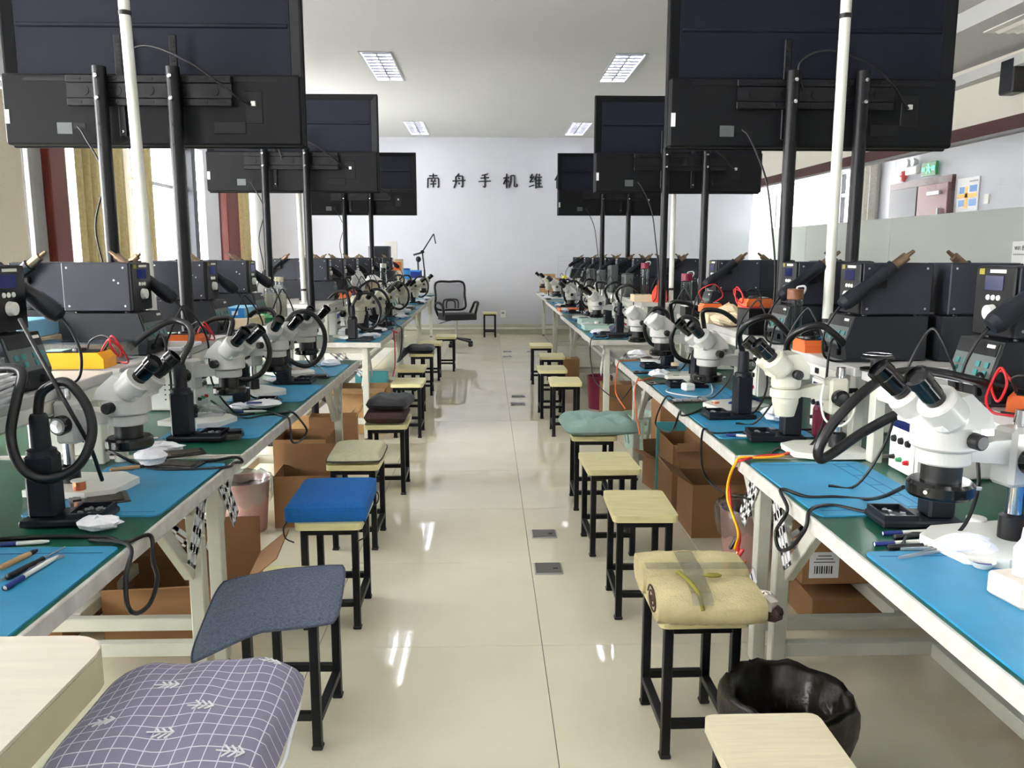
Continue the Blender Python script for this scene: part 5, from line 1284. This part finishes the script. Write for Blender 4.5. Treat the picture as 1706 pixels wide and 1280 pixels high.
tool('pliers', 'dark pliers before the second right hose stand', U(1252, 738, Z=DZ), U(1306, 734, Z=DZ), 'scissor'); tool('tweezers', 'steel tweezers across the third right mat', U(1248, 718, Z=DT), U(1290, 715, Z=DT), 'tweezers')
flatbox('charger', 'white plug charger with a looped cord on the fourth right mat', U(1146, 651, Z=DT), (.05, .055, .035), 'white_plastic', .2, 'charger', .006)
cable('white charging cord looped on the fourth right mat', [U(1143, 642, Z=DT + .02), U(1150, 632, Z=DT + .035), U(1168, 629, Z=DT + .03), U(1184, 640, Z=DT + .01), U(1186, 655, Z=DT + .003), U(1172, 661, Z=DT + .003), U(1140, 659, Z=DT + .003), U(1110, 652, Z=DT + .003), U(1124, 644, Z=DT + .003), U(1160, 642, Z=DT + .003)], .0028, 'white_plastic')
flatbox('power_strip', 'white power strip behind the fourth right mat', U(1143, 636, Z=DZ), (.05, .19, .03), 'white_plastic', 1.4, 'power strip', .004, parts=[('outlet', (0, .05, .0305), (.03, .03, .001), 'grey'), ('outlet', (0, -.03, .0305), (.03, .03, .001), 'grey')])
t = thing('tool_tray', 'silver tool tray at the near edge of the fourth right mat', 'tray', U(1150, 670, Z=DZ), .15); B((0, 0, .004), (.18, .06, .008), .002).obj('tray', 'pcb', t)
for q in range(4): B((-.06 + .04 * q, .0, .011), (.03, .04, .008), .001).obj('metal_part', 'alu', t)
tissue('white tissue between the fourth and fifth right mats', U(1098, 630, Z=DZ), (.12, .09, .045), 44); t = thing('jar', 'clear glass jar beside the tissue on the second right bench', 'jar', U(1124, 628, Z=DZ)); MB().lathe([(0, .002), (.03, 0), (.033, .04), (.02, .055), (.02, .065)], 16).obj('glass', 'bottle_glass', t); MB().lathe([(.022, .06), (.022, .075), (0, .075)], 14).obj('stopper', 'papertan', t)
phone('black phone shell near the edge between the right mats', U(1104, 640, Z=DZ), .2); phone('black phone frame on the fifth right mat edge', U(1078, 622, Z=DT), -.1)
tissue('white tissue roll at the far end of the second right bench', U(1062, 597, Z=DZ), (.12, .07, .05), 45); spool('white-flanged wire spool at the far end of the second right bench', U(1092, 603, Z=DZ), .025, .03); tub('white flux tub at the far end of the second right bench', U(1108, 603, Z=DZ), .028, .035)
tissue('dark tangled wires at the back of the fifth right mat', U(1080, 603, Z=DZ), (.14, .1, .03), 46, 'wire_tangle', 'pcb', 'wires')
flatbox('tray', 'dark tray at the near end of the third right bench', U(1043, 562, Z=DZ), (.3, .16, .03), 'charcoal', 0, 'tray'); tissue('purple crumpled bag at the near end of the third right bench', U(1025, 555, Z=DZ), (.12, .1, .07), 47, 'plastic_bag', 'denim_dark', 'bag')
flatbox('document_tray', 'pale document tray on the near mat of the third right bench', U(1000, 549, Z=DT), (.3, .22, .04), 'mint', 0, 'tray'); flatbox('paper_sheet', 'white papers on the third right bench', U(985, 521, Z=DT), (.26, .34, .02), 'paper', .2, 'paper')
flatbox('tray', 'green-white tray further along the third right bench', U(988, 540, Z=DZ), (.26, .2, .05), 'mint', .1, 'tray'); flatbox('parts_box', 'orange box on the far right bench edge', U(952, 519, Z=DZ), (.3, .18, .04), 'orange', .1); flatbox('paper_sheet', 'lilac paper bundle on the far right bench', U(962, 510, Z=DZ), (.34, .26, .06), 'paper', -.1, 'paper')
flatbox('carton', 'brown carton standing at the far end of the right benches', (1.02, 13.95, DZ), (.26, .2, .32), 'cardboard_tan', 0); flatbox('carton', 'second brown carton beside the far end of the right benches', (1.24, 13.6, DZ), (.18, .24, .26), 'cardboard', .2)
# ---- right shelf
meter('orange multimeter with red lead at the right edge of the photo', (1.245, 1.73, SZ), -.6, 'orange', .17, .1, .045)
t = thing('wire_spool', 'black reel of wire in front of the second right stack', 'spool', (1.20, 2.45, SZ)); MB().lathe([(0, 0), (.05, 0), (.05, .006), (.02, .008), (.02, .035), (.048, .037), (.048, .042), (0, .042)], 22).obj('reel', 'black', t); MB().tube([(.045, 0, .05), (.0, .045, .05), (-.045, 0, .05), (0, -.045, .05)], .0025, 6, 6, closed=True).obj('wire_ring', 'chrome', t)
meter('orange multimeter beside the clear organiser on the right shelf', (1.185, 2.96, SZ), PI / 2, 'orange', .12, .07, .045, False)
t = thing('organizer_box', 'clear organiser box with blue and yellow packets on the right shelf', 'box', (1.315, 3.0, SZ)); B((0, 0, .03), (.15, .1, .06), .003).obj('tray', 'plastic_blue', t); B((0, 0, .064), (.155, .105, .005), .001).obj('lid', 'bag_clear', t)
for q, mm in enumerate(('blue', 'paper', 'lemon', 'green')): B((-.05 + .034 * q, 0, .024), (.026, .07, .04), .002).obj('packet', mm, t)
bottle('glass bottle with brown cap and white strap on the right shelf', (1.175, 3.085, SZ), .03, .225, 'brown_cap', True, fill=.5); bottle('second brown-capped bottle behind the slanted gun on the right shelf', (1.49, 3.05, SZ), .03, .24, 'brown_cap', True)
bottle('glass bottle with maroon cap near the far end of the second right shelf', (1.19, 4.86, SZ), .033, .245, 'maroon_cap', True); bottle('glass bottle with maroon cap on the tan box, third right shelf', (1.21, 6.27, SZ + .055), .032, .24, 'maroon_cap', True)
flatbox('carton', 'tan flat box under the maroon-capped bottle', (1.2, 6.27, SZ), (.17, .17, .055), 'papertan'); t = thing('pouch', 'bright red pouch near the white conduit on the third right shelf', 'pouch', (1.31, 6.19, SZ))
MB().lathe([(0, 0), (.055, 0), (.062, .03), (.056, .08), (.03, .125), (.012, .135), (.022, .16), (0, .155)], 14).obj('bag', 'redcloth', t); MB().tube([(.013, 0, .136), (0, .013, .136), (-.013, 0, .136), (0, -.013, .136)], .003, 6, 4, closed=True).obj('tie', 'red', t)
flatbox('carton', 'white and black box beside the maroon-capped bottle, right shelf', (1.2, 4.72, SZ), (.13, .12, .06), 'black', 0, parts=[('top', (0, 0, .0605), (.13, .12, .002), 'paper')])
t = thing('paper_bag', 'crumpled tan paper bags on the right shelf before the third stack', 'bag', (1.21, 4.05, SZ)); MB().blob((0, 0, .035), (.17, .26, .07), 10, 7, .2, 61).obj('bag', 'papertan', t); MB().blob((.03, .1, .055), (.12, .14, .1), 9, 6, .25, 62).obj('upper_bag', 'papertan', t)
flatbox('carton', 'open cream carton holding the paper bags on the right shelf', (1.215, 4.27, SZ), (.15, .13, .05), 'papertan', .1)
t = flatbox('black_case', 'black case under an orange multimeter on the right shelf', (1.20, 3.62, SZ), (.12, .12, .12), 'black', .1, 'case', .006); meter('orange multimeter lying on the black case, right shelf', (1.2, 3.62, SZ + .121), .2, 'orange', .13, .08, .04, True)
meter('orange multimeter beside the maroon-capped bottle, right shelf', (1.2, 4.36, SZ + .051), .1, 'orange', .11, .07, .045, False); cable('red looped test lead on the second right shelf', [(1.17, 4.36, SZ + .09), (1.13, 4.33, SZ + .16), (1.2, 4.3, SZ + .2), (1.26, 4.34, SZ + .14), (1.22, 4.36, SZ + .1)], .003, 'red')
for q, (y, z) in enumerate(((7.0, .2), (7.82, .26), (8.62, .2), (9.5, .2))):
    flatbox('battery_box', 'grey upright plastic case on the far right shelf, %s from the camera' % ORD[q], (1.2, y, SZ), (.08, .12, z), 'panel_grey', .1, 'case', .012, parts=[('front', (-.0405, 0, z / 2), (.001, .09, z * .7), 'slate')])
    tissue('white packet on the far right shelf, %s from the camera' % ORD[q], (1.2, y + .17, SZ), (.11, .15, .07), 70 + q, 'packet', 'paper', 'packet')
t = thing('wire_rack', 'small wire rack at the far end of the right shelf', 'rack', (1.35, 13.4, SZ))
for q in range(4): MB().bar((-.2, 0, .1 + .08 * q), (.2, 0, .1 + .08 * q), .008, .008).obj('wire', 'alu', t)
for s in (-1, 1): MB().bar((s * .2, 0, 0), (s * .2, 0, .36), .01, .01).obj('upright', 'alu', t)
for q, (x, y, z) in enumerate(((.94, 12.55, .27), (1.0, 10.6, .34), (1.02, 8.75, .28))):
    t = thing('lamp_clip', ['lime yellow clip-on light on the far right microscope', 'yellow clip-on light over the fourth right bench', 'yellow tag hanging over the far right bench'][q], 'lamp', (x, y, DZ)); MB().cyl((0, 0, 0), (0, 0, z), .008, n=8).obj('stem', 'black', t); MB().blob((0, 0, z + .016), (.055, .05, .045), 9, 6, .1, q).obj('shade', 'lemon', t)
t = thing('lamp_clip', 'bright yellow eyepiece cover on a left microscope', 'cover', (-.885, 7.13, DZ + .0045)); MB().cyl((0, 0, 0), (0, 0, .25), .008, n=8).obj('stem', 'black', t); MB().blob((0, 0, .27), (.08, .07, .065), 10, 7, .06, 4).obj('shade', 'lemon', t)

# ---- workaday litter at the farther places, one set per mat
rr = random.Random(23)
for side, lst, k0 in ((1, RMAT, 5), (-1, LMAT, 5)):
    sn = 'right' if side > 0 else 'left'
    for k in range(k0, len(lst)):
        a, b = lst[k]; x0 = .86; y = (a + b) / 2; nm = '%s %s mat from the camera' % (ORD[k], sn)
        if k % 3 != 1: tissue('crumpled white tissue on the ' + nm, (side * (x0 + rr.uniform(.0, .04)), y + rr.uniform(-.05, .1), DT), (.09 + rr.uniform(0, .05), .08, .04), 100 + k)
        if k % 2: phone('dark phone shell on the ' + nm, (side * (x0 + .03), y - .13, DT), rr.uniform(-.5, .5) + PI / 2)
        else: tool('marker_pen', 'white pen on the ' + nm, (side * .86, y - .15, DT), (side * .95, y - .1, DT), 'pen')
        if k % 3 == 0: tub('white tub on the ' + nm, (side * .99, y + .14, DT), .025, .04)
        if k % 3 == 2: tool('soldering_iron', 'soldering iron on the ' + nm, (side * .84, y + .04, DT), (side * .98, y + .16, DT), 'iron')
# ================================================================== LOOSE CABLES
for side, lst in ((1, RS), (-1, LS)):
    sn = 'right' if side > 0 else 'left'
    for k, (y, x) in enumerate(lst):
        f = min(1.19, x - .01); q = rr.uniform(-.05, .05)
        pts = [(f, y - .05, SZ + .03), (f - .03, y - .07, SZ + .075), (1.13, y - .1, SZ + .05), (1.115, y - .13 + q, SZ - .08), (1.10, y - .17 + q, .85), (1.04, y - .2 + q, .765), (.96, y - .17 + q, .7575), (.90, y - .24 + q, .7575)]
        if k == 0 and side < 0: continue
        tag(MB().tube([(side * p[0], p[1], p[2]) for p in pts], .0042, 7, 6).obj('cable', 'cable'), 'black cord hanging from the %s stack of the %s shelf to the bench' % (ORD[k], sn), 'cable', 'cords from the station stacks')
        pts = [(f - .005, y + .05, SZ + .03), (f - .05, y + .07, SZ + .14), (1.12, y + .1, SZ + .16), (1.07, y + .13 + q, SZ + .04), (1.06, y + .15, .9), (1.0, y + .2 + q, .765), (.93, y + .22 + q, .7575)]
        if k < 9: tag(MB().tube([(side * p[0], p[1], p[2]) for p in pts], .0038, 7, 6).obj('cable', 'cable'), 'arched black cord over the edge beside the %s stack, %s shelf' % (ORD[k], sn), 'cable', 'cords from the station stacks')

E_ = DZ + .006
cable('thick black cable looping off the front edge of the nearest left bench', [U(0, 899, Z=E_), U(90, 894, Z=E_), U(180, 896, Z=E_), U(205, 905, Z=E_)] + [Vector((-.772, 1.80, .75)), U(255, 935, X=-.765), U(262, 965, X=-.76), U(250, 1005, X=-.75), U(228, 1022, X=-.745), U(212, 1008, X=-.75), U(210, 960, X=-.762), Vector((-.775, 1.70, .762)), U(150, 900, Z=E_)], .0052)
cable('black cord trailing over the second left mat to the bench edge', [U(150, 742, Z=E_), U(190, 755, Z=E_ + .04), U(225, 772, Z=E_), U(260, 782, Z=E_), U(330, 782, Z=E_), U(380, 778, Z=E_), Vector((-.775, 2.43, .756)), U(404, 770, X=-.77), Vector((-.785, 2.48, .762)), U(350, 768, Z=E_), U(280, 772, Z=E_)], .0045)
cable('black cord looping below the edge beside the third left mat', [U(352, 668, Z=E_ + .03), U(380, 688, Z=E_), U(410, 697, Z=E_), U(440, 692, Z=E_), U(470, 688, Z=E_), Vector((-.78, 3.2, .765)), U(500, 700, X=-.765), U(511, 718, X=-.76), U(500, 735, X=-.75), U(486, 735, X=-.755), U(482, 700, X=-.77), Vector((-.80, 3.15, .758)), U(440, 683, Z=E_)], .0045)
cable('black cord in front of the fourth left microscope', [U(470, 600, Z=E_ + .02), U(490, 618, Z=E_), U(520, 628, Z=E_), U(548, 629, Z=E_), U(535, 615, Z=E_), U(518, 601, Z=E_ + .03)], .004)
cable('red and black leads hanging off the third left bench', [U(652, 550, Z=E_), U(662, 555, Z=E_), Vector((-.772, 6.7, .76)), Vector((-.765, 6.68, .66)), Vector((-.76, 6.62, .5)), Vector((-.765, 6.5, .42))], .005, 'red')
cable('dark lead hanging beside the red one at the third left bench', [U(655, 535, Z=E_), Vector((-.79, 7.25, .757)), Vector((-.77, 7.26, .74)), Vector((-.765, 7.24, .62)), Vector((-.775, 7.1, .48))], .005)
yl = [U(1388, 746, Z=E_), U(1350, 749, Z=E_), U(1318, 752, Z=E_), U(1300, 760, Z=E_), U(1265, 763, Z=E_), Vector((.785, 2.44, .759)), Vector((.768, 2.44, .74)), U(1214, 800, X=.762), U(1212, 830, X=.76), U(1222, 862, X=.765), U(1230, 890, X=.76), U(1224, 915, X=.755)]
cable('yellow lead draped over the front edge of the right bench', yl, .0042, 'yellow')
cable('red lead twisted with the yellow one over the right bench edge', [p + Vector((.006, .018 * math.sin(2.2 * i) + .004, .002 if i < 5 else -.004)) for i, p in enumerate(yl)], .004, 'red')
for k, (a, mm) in enumerate((((1222, 905), 'black'), ((1232, 925), 'red'))):
    t = thing('alligator_clip', ['black alligator clip at the end of the hanging lead', 'red alligator clip at the end of the hanging lead'][k], 'clip', U(*a, X=.756)); B((0, 0, 0), (.012, .012, .045), .004, rot=(0, .5, 0)).obj('boot', mm, t); B((.014, 0, -.03), (.008, .008, .03), .002, rot=(0, .5, 0)).obj('jaw', 'copper', t)
cable('black cable sweeping off the front edge of the nearest right bench', [U(1505, 812, Z=E_ + .12), U(1470, 828, Z=E_ + .05), U(1440, 832, Z=E_), U(1390, 828, Z=E_), U(1345, 828, Z=E_), Vector((.778, 2.07, .765)), U(1312, 850, X=.768), U(1293, 885, X=.76), U(1298, 915, X=.755), U(1318, 912, X=.76), U(1342, 880, X=.772), Vector((.79, 1.9, .763)), U(1385, 842, Z=E_), U(1440, 853, Z=E_), U(1500, 862, Z=E_), U(1545, 866, Z=E_)], .005)
cable('black cord across the right mats dropping behind the mint cushion', [U(1240, 628, Z=E_ + .08), U(1222, 660, Z=E_), U(1190, 672, Z=E_), U(1150, 690, Z=E_), U(1135, 692, Z=E_), Vector((.772, 3.2, .757)), U(1118, 720, X=.765), U(1092, 706, X=.77), Vector((.782, 3.5, .764)), U(1130, 668, Z=E_), U(1160, 666, Z=E_)], .0042)
cable('black cord from the third right mat down beside the cartons', [U(1390, 715, Z=E_), U(1300, 717, Z=E_), U(1240, 720, Z=E_), U(1190, 722, Z=E_), Vector((.785, 2.85, .762)), Vector((.77, 2.84, .75)), U(1168, 760, X=.78), U(1176, 795, X=.82), U(1205, 820, X=.86), U(1250, 832, X=.88)], .0042)
cable('orange lead hanging at the joint of the second right bench', [U(1130, 622, Z=E_), U(1100, 627, Z=E_), U(1066, 634, Z=E_), Vector((.775, 4.12, .757)), U(1058, 650, X=.77), U(1060, 690, X=.77), U(1066, 725, X=.775)], .004, 'orange')
cable('thin orange lead at the far corner of the second right bench', [U(1085, 598, Z=E_), U(1045, 601, Z=E_), Vector((.775, 4.75, .758)), U(1027, 625, X=.765), U(1026, 655, X=.765), U(1042, 682, X=.77)], .004, 'orange')
cable('black cord hanging from the near end of the third right bench', [U(1015, 540, Z=E_ + .05), U(1003, 548, Z=E_), U(998, 556, Z=E_), Vector((.775, 6.05, .76)), Vector((.77, 6.02, .6)), Vector((.80, 5.9, .45)), Vector((.9, 5.5, .40)), Vector((.95, 5.2, .55))], .0045)
cable('bundle of dark blue wires behind the right cotton bag', [U(1215, 672, Z=E_ + .02), U(1245, 664, Z=E_ + .03), U(1265, 668, Z=E_ + .02), U(1276, 683, Z=E_)], .006, 'blue_dark')
cable('white cord hanging from the second right microscope block', [U(1372, 640, Y=2.44), U(1368, 670, Y=2.43), U(1375, 700, Y=2.42), U(1398, 710, Y=2.41), U(1415, 700, Y=2.42), U(1424, 680, Y=2.46), U(1422, 655, Y=2.5)], .0035, 'white_plastic')
cable('black cord from the nearest left gun down to the bench', [U(33, 532, Y=1.98), U(70, 600, Y=1.9), U(100, 655, Y=1.88), U(120, 690, Y=1.86), U(150, 745, Y=1.9), U(170, 800, Y=2.0)], .005)

t = thing('hanging_tag', 'white printed tag stuck beside the near right bench leg', 'tag', U(1255, 965, X=.885), .0)
B((0, 0, 0), (.004, .05, .055), .001, rot=(.7, 0, 0)).obj('card', 'paper', t)
for q in range(2): B((-.003, .008 - .016 * q, .006 - .014 * q), (.002, .022, .006), 0, rot=(.7, 0, 0)).obj('print_block', 'ink', t)
